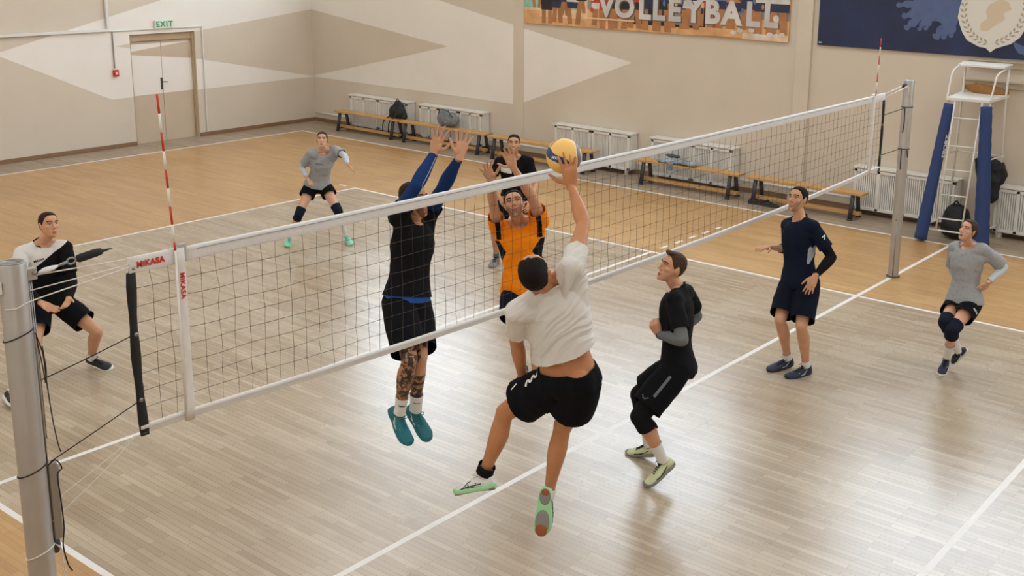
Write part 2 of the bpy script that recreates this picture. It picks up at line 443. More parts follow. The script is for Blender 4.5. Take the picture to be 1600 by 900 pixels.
def exit_sign():
    root = empty('exit_sign', (9.46, YL, 2.35)); tag(root, 'white exit sign with green lettering above the double door', 'sign')
    bm = bmesh.new(); bev_box(bm, (9.46, YL-.035, 2.345), (.40, .05, .16), .008); link_bm('sign_housing', bm, mat('sign_white', rgb(222, 230, 220), .4), root)
    text_flat('lettering', 'EXIT', .15, V((9.46, YL-.061, 2.345)), V((1, 0, 0)), V((0, 0, 1)), mat('sign_green', rgb(60, 150, 90), .5), root, off=.004, space=1.25)
exit_sign()

def radiator(y0, y1, panels, label, z1=.73):
    root = empty('radiator', (XB-.2, (y0+y1)/2, 0)); tag(root, label, 'radiator', 'white slatted radiator covers along the wall')
    x = 12.95; zb = .09; n = len(panels)-1
    for k in range(n):
        a, b = y0+(y1-y0)*panels[k]+.008, y0+(y1-y0)*panels[k+1]-.008
        bm = bmesh.new()
        for yy in (a+.025, b-.025, (a+b)/2): bev_box(bm, (x, yy, (z1+zb)/2), (.03, .05, z1-zb), .004)
        for zz in (zb+.02, z1-.03): bev_box(bm, (x, (a+b)/2, zz), (.03, b-a, .045), .004)
        s = a+.06
        while s < b-.05:
            box(bm, (x+.006, s, (z1+zb)/2), (.012, .022, z1-zb-.04)); s += .033
        box(bm, (x+.035, (a+b)/2, (z1+zb)/2), (.012, b-a-.02, z1-zb-.04), mi=1)
        link_bm('front_panel', bm, [M_WHITE, mat('radiator_grey', rgb(205, 205, 202), .6)], root)
    for yy in (y0, y1):
        bm = bmesh.new(); bev_box(bm, ((x+XB)/2, yy, (z1+zb)/2), (XB-x-.03, .02, z1-zb), .004); link_bm('side_panel', bm, M_WHITE, root)
    bm = bmesh.new(); bev_box(bm, ((x+XB)/2-.018, (y0+y1)/2, z1+.015), (XB-x+.012, abs(y1-y0)+.06, .03), .01); link_bm('top_ledge', bm, M_WHITE, root)
    for yy in (y0+.1, y1-.1):
        bm = bmesh.new(); box(bm, (x+.05, yy, .045), (.05, .05, .09)); link_bm('foot', bm, M_WHITE, root)
radiator(11.86, 13.65, [0, .5, 1], 'white radiator cover behind the black backpack, nearest the room corner')
radiator(9.75, 11.50, [0, .36, .68, 1], 'white radiator cover behind the raised hands of the blue-sleeved blocker')
radiator(6.17, 7.90, [0, .5, 1], 'white radiator cover directly right of the airborne ball')
radiator(4.08, 5.72, [0, .48, 1], 'white radiator cover behind the bench with clothes, seen through the net')
radiator(.30, 1.90, [0, .5, 1], 'white radiator cover directly behind the far net post')
radiator(-2.2, -.28, [0, .33, .67, 1], 'white radiator cover right of the umpire chair, cut by the photo edge')
def pipes():
    for (a, b, lb) in ((13.72, 15.0, 'white heating pipe along the wall in the far corner'), (7.97, 9.68, 'white heating pipe between the second and third radiators'),
                   (5.80, 6.10, 'short white heating pipe left of the clothes bench'), (1.98, 4.0, 'white heating pipe under the bench beside the far post')):
        bm = bmesh.new(); tube(bm, [(XB-.07, a, .21), (XB-.07, b, .21)], .022, 10)
        for yy in (a+.1, b-.1): box(bm, (XB-.035, yy, .21), (.07, .02, .02))
        tag(link_bm('heating_pipe', bm, M_WHITE), lb, 'pipe')
pipes()

def bench(y0, y1, label, x=12.62):
    """low wooden bench running along Y"""
    root = empty('bench', (x, (y0+y1)/2, 0)); tag(root, label, 'bench', 'low wooden benches along the radiator wall')
    bm = bmesh.new(); bev_box(bm, (x, (y0+y1)/2, .405), (.25, y1-y0, .035), .006); link_bm('seat', bm, M_BENCH, root)
    bm = bmesh.new(); bev_box(bm, (x, (y0+y1)/2, .09), (.10, y1-y0-.12, .05), .006); link_bm('stretcher_beam', bm, M_BENCH, root)
    for yy in (y0+.16, y1-.16):
        for s in (-1, 1):
            bm = bmesh.new()
            a, b = V((x+s*.16, yy, .0)), V((x+s*.085, yy, .388))
            ax = (b-a).normalized(); rs = []
            for p in (a+V((0, 0, .01)), b): rs.append([p+V((i*.02, j*.028, 0)) for i, j in ((-1,-1),(1,-1),(1,1),(-1,1))])
            rings(bm, rs); 
            bev_box(bm, (x+s*.16, yy, .012), (.055, .08, .024), .006)
            link_bm('leg', bm, M_DARKSTEEL, root)
        bm = bmesh.new(); box(bm, (x, yy, .06), (.30, .035, .02)); link_bm('foot_brace', bm, M_DARKSTEEL, root)
bench(11.80, 13.78, 'low wooden bench in the corner under the black backpack', x=12.72)
bench(9.35, 11.72, 'low wooden bench with a grey bag behind the raised blocking hands', x=12.70)
bench(6.70, 9.20, 'low wooden bench behind the ball and the man in black')
bench(3.70, 5.74, 'low wooden bench piled with grey clothes, seen through the net')
bench(1.55, 3.55, 'low wooden bench beside the far net post, shoes lying underneath')

# ------------------------------------------------------------------ soft things
def soft(name, fn, voxel, m_, parent=None, smooth_it=4, disp=None, amp=0, freq=8):
    bm = bmesh.new(); fn(bm)
    me = remesh(bm, voxel, smooth_it)
    if amp:
        me.calc_loop_triangles() if False else None
        ns = [v.normal.copy() for v in me.vertices]
        for v, n in zip(me.vertices, ns):
            v.co += n*(noise.noise(v.co*freq)*amp + noise.noise(v.co*freq*2.7)*amp*.4)
    return link_me(name, me, m_, parent, smooth=True)
def remesh(bm, voxel, it=3, fac=.5):
    me = bpy.data.meshes.new('tmp'); bmesh.ops.recalc_face_normals(bm, faces=bm.faces); bm.to_mesh(me); bm.free()
    o = bpy.data.objects.new('tmp', me); COL.objects.link(o)
    md = o.modifiers.new('r', 'REMESH'); md.mode = 'VOXEL'; md.voxel_size = voxel; md.adaptivity = 0
    if it:
        sm = o.modifiers.new('s', 'SMOOTH'); sm.factor = fac; sm.iterations = it
    dg = bpy.context.evaluated_depsgraph_get()
    out = bpy.data.meshes.new_from_object(o.evaluated_get(dg))
    bpy.data.objects.remove(o); bpy.data.meshes.remove(me)
    return out
M_BAGBLACK = mat('black_nylon', rgb(22, 25, 32), .6, bump=.3, bscale=60)
def backpack_hung():
    root = empty('backpack', (12.80, 12.03, .42)); tag(root, 'black backpack slumped on the corner bench against the radiator', 'backpack')
    def fn(bm):
        c = V((12.84, 12.02, 0))
        secs = [(.43, .17, .25), (.47, .17, .27), (.55, .14, .22), (.65, .11, .17), (.74, .08, .12), (.79, .04, .05)]
        rings(bm, [ell(c+V((0, 0, z)), V((a*.6, 0, 0)), V((0, b, 0)), 20) for z, a, b in secs])
        sphere(bm, c+V((-.06, .10, .55)), (V((.06, 0, 0)), V((0, .1, 0)), V((0, 0, .13)))); sphere(bm, c+V((-.07, -.10, .53)), (V((.05, 0, 0)), V((0, .1, 0)), V((0, 0, .11))))
    soft('bag_body', fn, .014, M_BAGBLACK, root, amp=.012, freq=14)
    bm = bmesh.new(); tube(bm, cr([(12.84, 11.98, .78), (12.82, 12.02, .83), (12.84, 12.07, .78)]), .010); link_bm('top_loop', bm, M_BLACK, root, True)
    for dy in (-.05, .12):
        bm = bmesh.new(); tube(bm, cr([(12.76, 12.0+dy, .50), (12.69, 12.05+dy, .44), (12.57, 12.06+dy, .36), (12.56, 12.08+dy, .15)]), .012); link_bm('strap', bm, M_BLACK, root, True)
backpack_hung()
def grey_bag():
    root = empty('gym_bag', (12.75, 10.55, .42)); tag(root, 'rounded grey bag on the bench behind the raised hands', 'bag')
    def fn(bm):
        c = V((12.76, 10.5, .56)); sphere(bm, c, (V((.13, 0, 0)), V((0, .29, 0)), V((0, 0, .145))), n=20)
        sphere(bm, c+V((0, .1, .04)), (V((.12, 0, 0)), V((0, .17, 0)), V((0, 0, .13))), n=20)
    soft('bag_body', fn, .015, mat('grey_cloth', rgb(128, 132, 138), .8, bump=.3, var=.2, vscale=10), root, amp=.012, freq=14)
    bm = bmesh.new(); tube(bm, cr([(12.70, 10.3, .62), (12.66, 10.4, .74), (12.66, 10.6, .76), (12.70, 10.72, .64)]), .012); link_bm('handle', bm, mat('grey_web', rgb(90, 94, 100), .8), root, True)
grey_bag()
def clothes():
    def fn(bm):
        for i, (y, x, z, a, b, c_) in enumerate([(5.05, 12.62, .45, .12, .22, .035), (4.85, 12.60, .47, .11, .16, .04), (4.68, 12.62, .46, .12, .15, .035), (5.25, 12.6, .445, .10, .12, .025)]):
            sphere(bm, (x, y, z), (V((a, .02, 0)), V((.02, b, 0)), V((0, 0, c_))), n=16)
        sphere(bm, (12.50, 5.02, .40), (V((.03, 0, 0)), V((0, .07, 0)), V((0, 0, .09))), n=14)
    o = soft('folded_clothes', fn, .012, mat('grey_blue_cloth', rgb(150, 160, 166), .9, var=.45, vscale=7, bump=.4, bscale=30), amp=.02, freq=12)
    tag(o, 'crumpled grey and pale clothes lying on the bench seen through the net', 'clothes')
    def fn2(bm): sphere(bm, (12.70, 5.1, .53), (V((.05, 0, 0)), V((0, .17, 0)), V((0, 0, .03))), n=14)
    tag(soft('towel', fn2, .012, mat('teal_cloth', rgb(70, 90, 98), .9, bump=.4), amp=.012, freq=15), 'dark teal towel crumpled on top of the grey clothes pile', 'towel')
clothes()

# ------------------------------------------------------------------ shoes (used by players and strays)
def shoe_frame(A, T, shin, k=1.0):
    """A ankle centre, T toe tip -> matrix mapping local shoe coords (x forward, y side, z up)"""
    A, T, shin = V(A), V(T), V(shin)
    side = (T-A).cross(shin)
    if side.length < 1e-3: side = V((1, 0, 0))
    side.normalize()          # points to ... (right or left) of the foot
    d = (T-A).normalized(); up0 = side.cross(d)
    if up0.dot(shin) < 0: up0 = -up0
    ang = math.atan2(-.055, .205)
    # local vector (.205,0,-.055) must map on d : rotate
    X = d*math.cos(ang) - up0*math.sin(ang)
    Z = d*math.sin(ang) + up0*math.cos(ang)
    X.normalize(); Z = (Z - X*Z.dot(X)).normalized(); Y = Z.cross(X)
    o = A - X*.062*k - Z*.085*k
    M = Matrix(((X.x, Y.x, Z.x, o.x), (X.y, Y.y, Z.y, o.y), (X.z, Y.z, Z.z, o.z), (0, 0, 0, 1)))
    return M @ Matrix.Scale(k, 4)
SH = [(.0, .020, .060, .016), (.012, .028, .088, .012), (.035, .033, .094, .010), (.065, .035, .088, .010), (.095, .037, .086, .010), (.13, .042, .074, .010),
      (.165, .047, .060, .010), (.20, .050, .050, .011), (.235, .047, .043, .013), (.262, .037, .036, .016), (.280, .020, .028, .020)]
def make_shoe(M, upper, sole, lace, mark, side, parent, marks='stripe', name='shoe', sole_b=None):
    root = None
    bm = bmesh.new(); rs = []
    for x, wd, zt, zb in SH:
        cy = side*(.006 if .1 < x < .24 else 0)
        zc = (zt+zb)/2; h = (zt-zb)/2
        ring = []
        for j in range(20):
            t = 2*PI*j/20; c, s = math.cos(t), math.sin(t)
            nar = 1 - .35*max(0, s)      # narrower at the top
            ring.append(M @ V((x, cy + wd*nar*math.copysign(abs(c)**.8, c), zc + h*math.copysign(abs(s)**.85, s))))
        rs.append(ring)
    rings(bm, rs); root = link_bm(name, bm, upper, parent, True)
    bm = bmesh.new(); N = 28; prof = []
    def outline(off):
        L_ = []
        for x, wd, zt, zb in SH: L_.append((x, wd+off))
        return L_
    tp, bt = [], []
    xs = [s[0] for s in SH]
    pts = [(-.006, 0)] + [(x, wd*1.0+.004) for x, wd, _, _ in SH] + [(.288, 0)] + [(x, -(wd+.004)) for x, wd, _, _ in reversed(SH)]
    layers = []
    for z, k_, in ((0.0, .90), (.004, .97), (.018, 1.0), (.026, .97)):
        lay = []
        for x, y in pts:
            zz = z + (.010 if x > .24 else 0)*(x-.24)/.05*(1) + (.006 if x < .02 else 0)
            lay.append(M @ V((.14+(x-.14)*(.985 if k_ < .95 else 1), y*k_ + side*(.006 if .1 < x < .24 else 0), zz)))
        layers.append(lay)
    rings(bm, layers); link_bm('sole', bm, sole, root, True)
    if sole_b:
        bm = bmesh.new()
        for (x0, x1, w_, dz, sm_) in ((.0, .095, .034, 0, M_SOLEGR), (.125, .27, .044, 0, M_SOLEGR), (.205, .282, .036, .003, sole_b), (-.002, .04, .024, .003, sole_b)):
            sphere(bm, M @ V(((x0+x1)/2, side*.004, .001-dz)), (M.to_3x3() @ V(((x1-x0)/2, 0, 0)), M.to_3x3() @ V((0, w_, 0)), M.to_3x3() @ V((0, 0, .006))), n=16)
            link_bm('outsole_pad', bm, sm_, root, True); bm = bmesh.new()
    bm = bmesh.new()   # collar opening
    pts = [M @ V((.066+.040*math.cos(t), .026*math.sin(t), .0895+.004*math.cos(t))) for t in [2*PI*i/20 for i in range(20)]]
    tube(bm, pts, .007, 8, closed=True, cap=False); link_bm('collar', bm, lace if marks != 'asics' else upper, root, True)
    bm = bmesh.new()
    for i in range(5):
        x = .106+.017*i; z = .087-.0085*i if i else .088
        z = .0865 - .0000 - (x-.106)*.42
        tube(bm, [M @ V((x, -.020, z-.004)), M @ V((x+.004, 0, z+.004)), M @ V((x, .020, z-.004))], .0032, 6)
        if i: tube(bm, [M @ V((x-.017, -.019, z+.004)), M @ V((x, .019, z-.001))], .0028, 6)
    tube(bm, cr([M @ V((.108, 0, .092)), M @ V((.10, .025, .105)), M @ V((.115, .034, .095)), M @ V((.110, .006, .091)), M @ V((.10, -.026, .104)), M @ V((.116, -.034, .094))]), .0026, 6)
    link_bm('laces', bm, lace, root, True)
    if mark:
        bm = bmesh.new()
        for s in (-1, 1):
            def sp(x, z):      # point on the shoe side
                for i in range(len(SH)-1):
                    if SH[i][0] <= x <= SH[i+1][0]:
                        t = (x-SH[i][0])/(SH[i+1][0]-SH[i][0]); wd = SH[i][1]*(1-t)+SH[i+1][1]*t; zt = SH[i][2]*(1-t)+SH[i+1][2]*t; zb = .012
                        q = max(-1, min(1, (z-(zt+zb)/2)/((zt-zb)/2))); wy = wd*(1-.35*max(0, q))*max(.1, 1-abs(q)**(1/.85)**1)**.0
                        c = (max(0.0, 1-abs(q)**(2/.85)))**.5; wy = wd*(1-.35*max(0, q))*(c**.8)
                        return M @ V((x, s*(wy+.0015) + side*(.006 if .1 < x < .24 else 0), z))
                return M @ V((x, s*.04, z))
            if marks == 'asics':
                segs = [[(.10, .045), (.15, .060), (.185, .030)], [(.115, .025), (.15, .040), (.165, .062)], [(.135, .022), (.165, .035), (.180, .056)], [(.07, .040), (.13, .036), (.20, .028)]]
            elif marks == 'swoosh':
                segs = [[(.19, .030), (.15, .026), (.12, .032), (.06, .055)], [(.185, .033), (.15, .029), (.12, .035)]]
            else:
                segs = [[(.07, .060), (.10, .045), (.115, .030), (.135, .026)], [(.085, .034), (.115, .030), (.165, .052)], [(.115, .03), (.15, .034)]]
            for sg in segs: tube(bm, cr([sp(*q) for q in sg], 4), .0032, 6)
        link_bm('side_mark', bm, mark, root, True)
    return root
M_SH = dict(navy=mat('shoe_navy', rgb(28, 36, 62), .6, bump=.2, bscale=120), teal=mat('shoe_teal', rgb(24, 112, 124), .55, bump=.2, bscale=120, var=.15),
            mint=mat('shoe_mint', rgb(130, 205, 180), .55, bump=.2, bscale=120), black=mat('shoe_black', rgb(26, 27, 30), .6, bump=.2, bscale=120),
            white=mat('shoe_white', rgb(222, 222, 216), .5, bump=.2, bscale=120), lime=mat('shoe_pale_lime', rgb(205, 212, 165), .55, bump=.2, bscale=120, var=.1),
            grey=mat('shoe_grey', rgb(128, 130, 130), .6, bump=.3, bscale=80, var=.25))
M_SOLEW = mat('sole_white', rgb(225, 222, 214), .55); M_SOLEG = mat('sole_mint', rgb(160, 220, 160), .55); M_SOLED = mat('sole_dark', rgb(48, 46, 48), .6)
M_SOLEGR = mat('sole_grey', rgb(138, 134, 130), .6); M_GUM = mat('outsole_copper', rgb(150, 84, 42), .6)
def stray_shoe(x, y, rz, label):
    root = empty('training_shoe', (x, y, 0), rz); tag(root, label, 'shoe', 'black shoes under the bench')
    M = Matrix.Translation(V((x, y, 0))) @ Matrix.Rotation(rz, 4, 'Z')
    make_shoe(M, M_SH['black'], M_SOLED, M_BLACK, None, 1, root, name='upper')
stray_shoe(12.42, 3.44, -1.2, 'black shoe lying under the left end of the bench by the far post')
stray_shoe(12.44, 3.20, -1.4, 'second black shoe under the bench by the far post, right of the first')

# ------------------------------------------------------------------ banners
def banner_volley():
    root = empty('volleyball_banner', (XB, 6.05, 2.55)); tag(root, 'wide photo collage banner lettered VOLLEYBALL high on the wall', 'banner')
    y0, y1, zb, zt = 8.83, 3.27, 2.555, 3.75; x = XB-.036
    bm = bmesh.new(); box(bm, (XB-.026, (y0+y1)/2, (zb+zt)/2), (.02, y0-y1, zt-zb))
    cols = dict(o=rgb(226, 172, 118), p=rgb(235, 200, 160), t=rgb(150, 195, 175), n=rgb(44, 50, 80), k=rgb(38, 34, 36), r=rgb(196, 66, 44), w=rgb(215, 210, 205), b=rgb(96, 120, 160), s=rgb(178, 122, 78), g=rgb(140, 140, 138))
    key = list(cols); mats_ = [mat('print_'+k_, cols[k_], .55, var=.22, vscale=5) for k_ in key]
    lay = [0]
    def blob(pts, k_):
        lay[0] += 1; xx = x-.0006-lay[0]*.00006
        vs = [bm.verts.new((xx, y0-max(0, min(1, u_))*(y0-y1), zb+max(0, min(1.19, v_)))) for u_, v_ in pts]
        f = bm.faces.new(vs); f.material_index = key.index(k_)
    def rect(u0, u1, a, b, k_, sk=0): blob([(u0, a), (u1, a), (u1+sk, b), (u0+sk, b)], k_)
    def ellb(u_, v_, a, b, k_): blob([(u_+a*math.cos(t), v_+b*math.sin(t)) for t in [2*PI*i/14 for i in range(14)]], k_)
    # broad grounds: floor, teal hoarding, dark crowd
    rect(0, .27, .14, .60, 'p'); rect(0, .25, .30, 1.19, 't'); rect(.27, 1, .33, 1.19, 'g'); rect(.42, .72, .12, 1.19, 'k'); rect(.60, .70, .16, 1.19, 'g'); rect(.0, .07, .02, .25, 'o')
    rect(.36, .42, .2, 1.19, 'r'); rect(.745, .765, .12, 1.19, 'r')
    rnd = random.Random(4)
    def figure(u_, v_, h, shirt, shorts, lean=0.0):
        w_ = h*.035
        rect(u_-w_*.9, u_-w_*.2, v_, v_+h*.45, 's', lean*.02); rect(u_+w_*.2, u_+w_*.9, v_, v_+h*.45, 's', -lean*.02)
        rect(u_-w_, u_+w_, v_+h*.36, v_+h*.52, shorts, lean*.01); rect(u_-w_*1.1, u_+w_*1.1, v_+h*.50, v_+h*.84, shirt, lean*.02)
        blob([(u_-w_, v_+h*.8), (u_-w_*2.4, v_+h*(.95+.1*lean)), (u_-w_*2.1, v_+h*1.0), (u_-w_*.5, v_+h*.84)], 's')
        blob([(u_+w_, v_+h*.8), (u_+w_*2.4, v_+h*(.6-.1*lean)), (u_+w_*2.0, v_+h*.56), (u_+w_*.6, v_+h*.72)], 's')
        ellb(u_+lean*.012, v_+h*.93, w_*.55, h*.075, 's'); ellb(u_+lean*.012, v_+h*.96, w_*.55, h*.055, 'k')
    for a in ((.10, .02, .7, 'k', 'k', 0), (.145, .05, .75, 'k', 'n', .3), (.055, .3, .5, 'n', 'k', -.3), (.175, .18, .7, 'w', 'n', .6), (.215, .04, .8, 'w', 'n', -.4), (.245, .25, .6, 'k', 'k', .4),
              (.315, .05, .8, 'r', 'w', .2), (.35, -.0, .9, 'r', 'r', .2), (.40, .02, .95, 'r', 'k', -.3), (.46, .05, .9, 'r', 'k', .5), (.52, .03, 1.0, 'n', 'n', -.2), (.565, .02, 1.05, 'n', 'k', .3), (.62, .1, .9, 'b', 'n', -.5),
              (.67, .1, .95, 'n', 'w', .5), (.72, .16, .85, 'w', 'r', 0), (.785, .12, .95, 'b', 'n', .3), (.83, .08, 1.0, 's', 'n', -.4), (.87, .12, 1.0, 'n', 'n', .4), (.92, .1, 1.0, 'w', 'n', -.2), (.965, .12, .95, 'w', 'n', .2)):
        figure(*a)
    for i in range(46):
        u_, v_ = rnd.uniform(.27, .99), rnd.uniform(.3, 1.1)
        ellb(u_, v_, rnd.uniform(.003, .010), rnd.uniform(.02, .06), rnd.choice('nkswrbop'))
    rect(.12, .18, .60, .63, 'w', .04); rect(.70, .88, .02, .15, 'o'); rect(.85, 1.0, .0, .1, 'p')
    for i in range(9): ellb(.82+.02*i, rnd.uniform(.05, .16), .010, .035, 'w')
    rect(.27, .46, .155, .185, 'p')
    link_bm('printed_sheet', bm, [mats_[0]]+mats_[1:], root)
    # big translucent looking letters
    ML = mat('letter_grey', rgb(208, 204, 200), .55, var=.25, vscale=1.6); W = 'VOLLEYBALL'
    ys = [6.894, 6.499, 6.073, 5.777, 5.448, 5.061, 4.696, 4.327, 3.93, 3.601]
    zs = [2.86, 2.86, 2.87, 2.88, 2.895, 2.905, 2.915, 2.925, 2.935, 2.945]
    for ch, yy, zz in zip(W, ys, zs):
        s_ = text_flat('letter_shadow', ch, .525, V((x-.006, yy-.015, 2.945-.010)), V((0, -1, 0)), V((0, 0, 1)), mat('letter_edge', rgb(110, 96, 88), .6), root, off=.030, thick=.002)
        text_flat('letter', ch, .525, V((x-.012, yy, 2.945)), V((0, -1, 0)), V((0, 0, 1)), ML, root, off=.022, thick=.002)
banner_volley()
def banner_blue():
    root = empty('emblem_banner', (XB, 1.0, 2.55)); tag(root, 'dark blue banner with pale acanthus leaves and a white laurel shield', 'banner')
    y0, y1, zb, zt = 2.76, -2.6, 2.55, 3.75; x = XB-.036
    bm = bmesh.new(); box(bm, (XB-.026, (y0+y1)/2, (zb+zt)/2), (.02, y0-y1, zt-zb))
    link_bm('banner_sheet', bm, mat('banner_navy', rgb(32, 44, 80), .5, var=.45, vscale=1.4), root)
    ML = mat('leaf_slate', rgb(84, 100, 140), .55, var=.12)
    def P(px, py):   # banner coordinates measured on the photo, in metres
        return (2.76-(px-1278)*.00985, 3.25+(px-1278)*.00047-py*(.010-(px-1278)*3.4e-6))
    bm = bmesh.new()
    def poly(pts, off, mi=0):
        q = cr([(0, a, b) for a, b in pts]+[(0,)+tuple(pts[0])], 4)[:-1]
        bm.faces.new([bm.verts.new((x-off, p_.y, p_.z)) for p_ in q]).material_index = mi
    # acanthus scroll: lobes fanning from the shield
    def lobe(ax, ay, bx, by, w_, off):
        a, b = V((ax, ay)), V((bx, by)); d = (b-a); n = V((-d.y, d.x)).normalized()*w_
        pts = [a, a+d*.3+n*.7, a+d*.62+n, a+d*.78+n*.45, a+d*.92+n*.75, b, a+d*.9-n*.7, a+d*.7-n*.5, a+d*.55-n, a+d*.3-n*.6]
        poly([P(*p_) for p_ in pts], off)
    k_ = 0
    poly([P(*p_) for p_ in ((1430, 2), (1428, 16), (1436, 28), (1452, 35), (1470, 34), (1486, 44), (1499, 40), (1501, 20), (1503, -10), (1480, -24), (1445, -16))], .0008)
    for (ax, ay, bx, by, w_) in ((1452, 20, 1414, 26, 7), (1448, 26, 1420, 46, 7), (1455, 25, 1442, 49, 5), (1462, 26, 1452, 48, 5), (1492, 34, 1467, 61, 9), (1494, 36, 1480, 62, 6), (1497, 34, 1492, 60, 5), (1444, 6, 1404, 9, 6),
                                 (1446, -4, 1396, -16, 8), (1455, -10, 1424, -46, 9), (1490, -10, 1470, -50, 8)):
        k_ += 1; lobe(ax, ay, bx, by, w_, .001+.0002*k_)
    link_bm('leaf_pattern', bm, ML, root); bm = bmesh.new(); lobe(1582, 66, 1606, 90, 6, .001); link_bm('leaf_tip', bm, ML, root)
    bm = bmesh.new(); c = V((1552, -12))
    sh = [(1552, 83), (1545, 76), (1535, 74), (1528, 70), (1517, 64), (1509, 52), (1504, 40), (1500, 28), (1502, 10), (1506, -8), (1512, -24), (1525, -45), (1552, -58), (1580, -45), (1594, -24), (1600, -5), (1604, 20), (1600, 42), (1592, 60), (1580, 70), (1568, 74), (1559, 77)]
    vs = [bm.verts.new((x-.008, P(*p_)[0], P(*p_)[1])) for p_ in sh]; vb = [bm.verts.new((x-.002, P(*p_)[0], P(*p_)[1])) for p_ in sh]
    bm.faces.new(vs)
    for i in range(len(vs)): bm.faces.new((vs[i], vs[(i+1) % len(vs)], vb[(i+1) % len(vs)], vb[i]))
    link_bm('shield', bm, mat('shield_white', rgb(222, 216, 205), .55), root)
    bm = bmesh.new(); k_ = 0
    for s in (-1, 1):
        for i in range(17):
            t = i/16; ang = (-1.45+2.6*t)
            px = 1552+s*(44*math.cos(ang)); py = 8-(-58*math.sin(-ang))*-1
            py = 12 - 56*math.sin(ang)
            tx, ty = -math.sin(ang)*44*s, -math.cos(ang)*56; l = math.hypot(tx, ty); tx /= l; ty /= l
            for q in (-1, 1):
                dx, dy = tx*.8 - q*ty*.6, ty*.8 + q*tx*.6
                a = (px, py); b = (px+dx*8.5, py+dy*8.5); n = (-dy*1.7, dx*1.7); mid = (px+dx*4.5, py+dy*4.5)
                k_ += 1
                bm.faces.new([bm.verts.new((x-.009-.00002*k_, *P(*p_))) for p_ in (a, (mid[0]+n[0], mid[1]+n[1]), b, (mid[0]-n[0], mid[1]-n[1]))])
    link_bm('laurel_wreath', bm, mat('laurel_taupe', rgb(168, 156, 138), .6), root)
    bm = bmesh.new()
    pts = [(1545, 8), (1560, 0), (1572, 6), (1576, 16), (1566, 22), (1568, 32), (1556, 40), (1545, 50), (1535, 48), (1534, 38), (1543, 30), (1540, 18)]
    bm.faces.new([bm.verts.new((x-.0095, *P(*p_))) for p_ in pts]); link_bm('shield_patch', bm, mat('patch_cream', rgb(212, 192, 165), .6), root)
    bm = bmesh.new()
    bm.faces.new([bm.verts.new((x-.001, yy, zz)) for yy, zz in ((2.74, 2.585), (2.69, 2.585), (2.69, 2.605), (2.74, 2.605))]); link_bm('maker_tag', bm, M_WHITE, root)
banner_blue()
def rails():
    for z, y0, lb in ((2.46, .36, 'beige wall rail just below the blue banner'), (2.17, .42, 'beige wall rail level with the umpire seat')):
        bm = bmesh.new(); bev_box(bm, (XB-.03, (y0-2.6)/2, z), (.05, y0+2.6, .085), .006)
        for k_ in range(5): sphere(bm, (XB-.056, y0-.2-k_*.45, z+.01), .014, n=8)
        box(bm, (XB-.05, (y0-2.6)/2, z+.05), (.09, y0+2.6, .012))
        tag(link_bm('wall_rail', bm, mat('rail_beige', rgb(196, 182, 158), .5)), lb, 'rail')
rails()

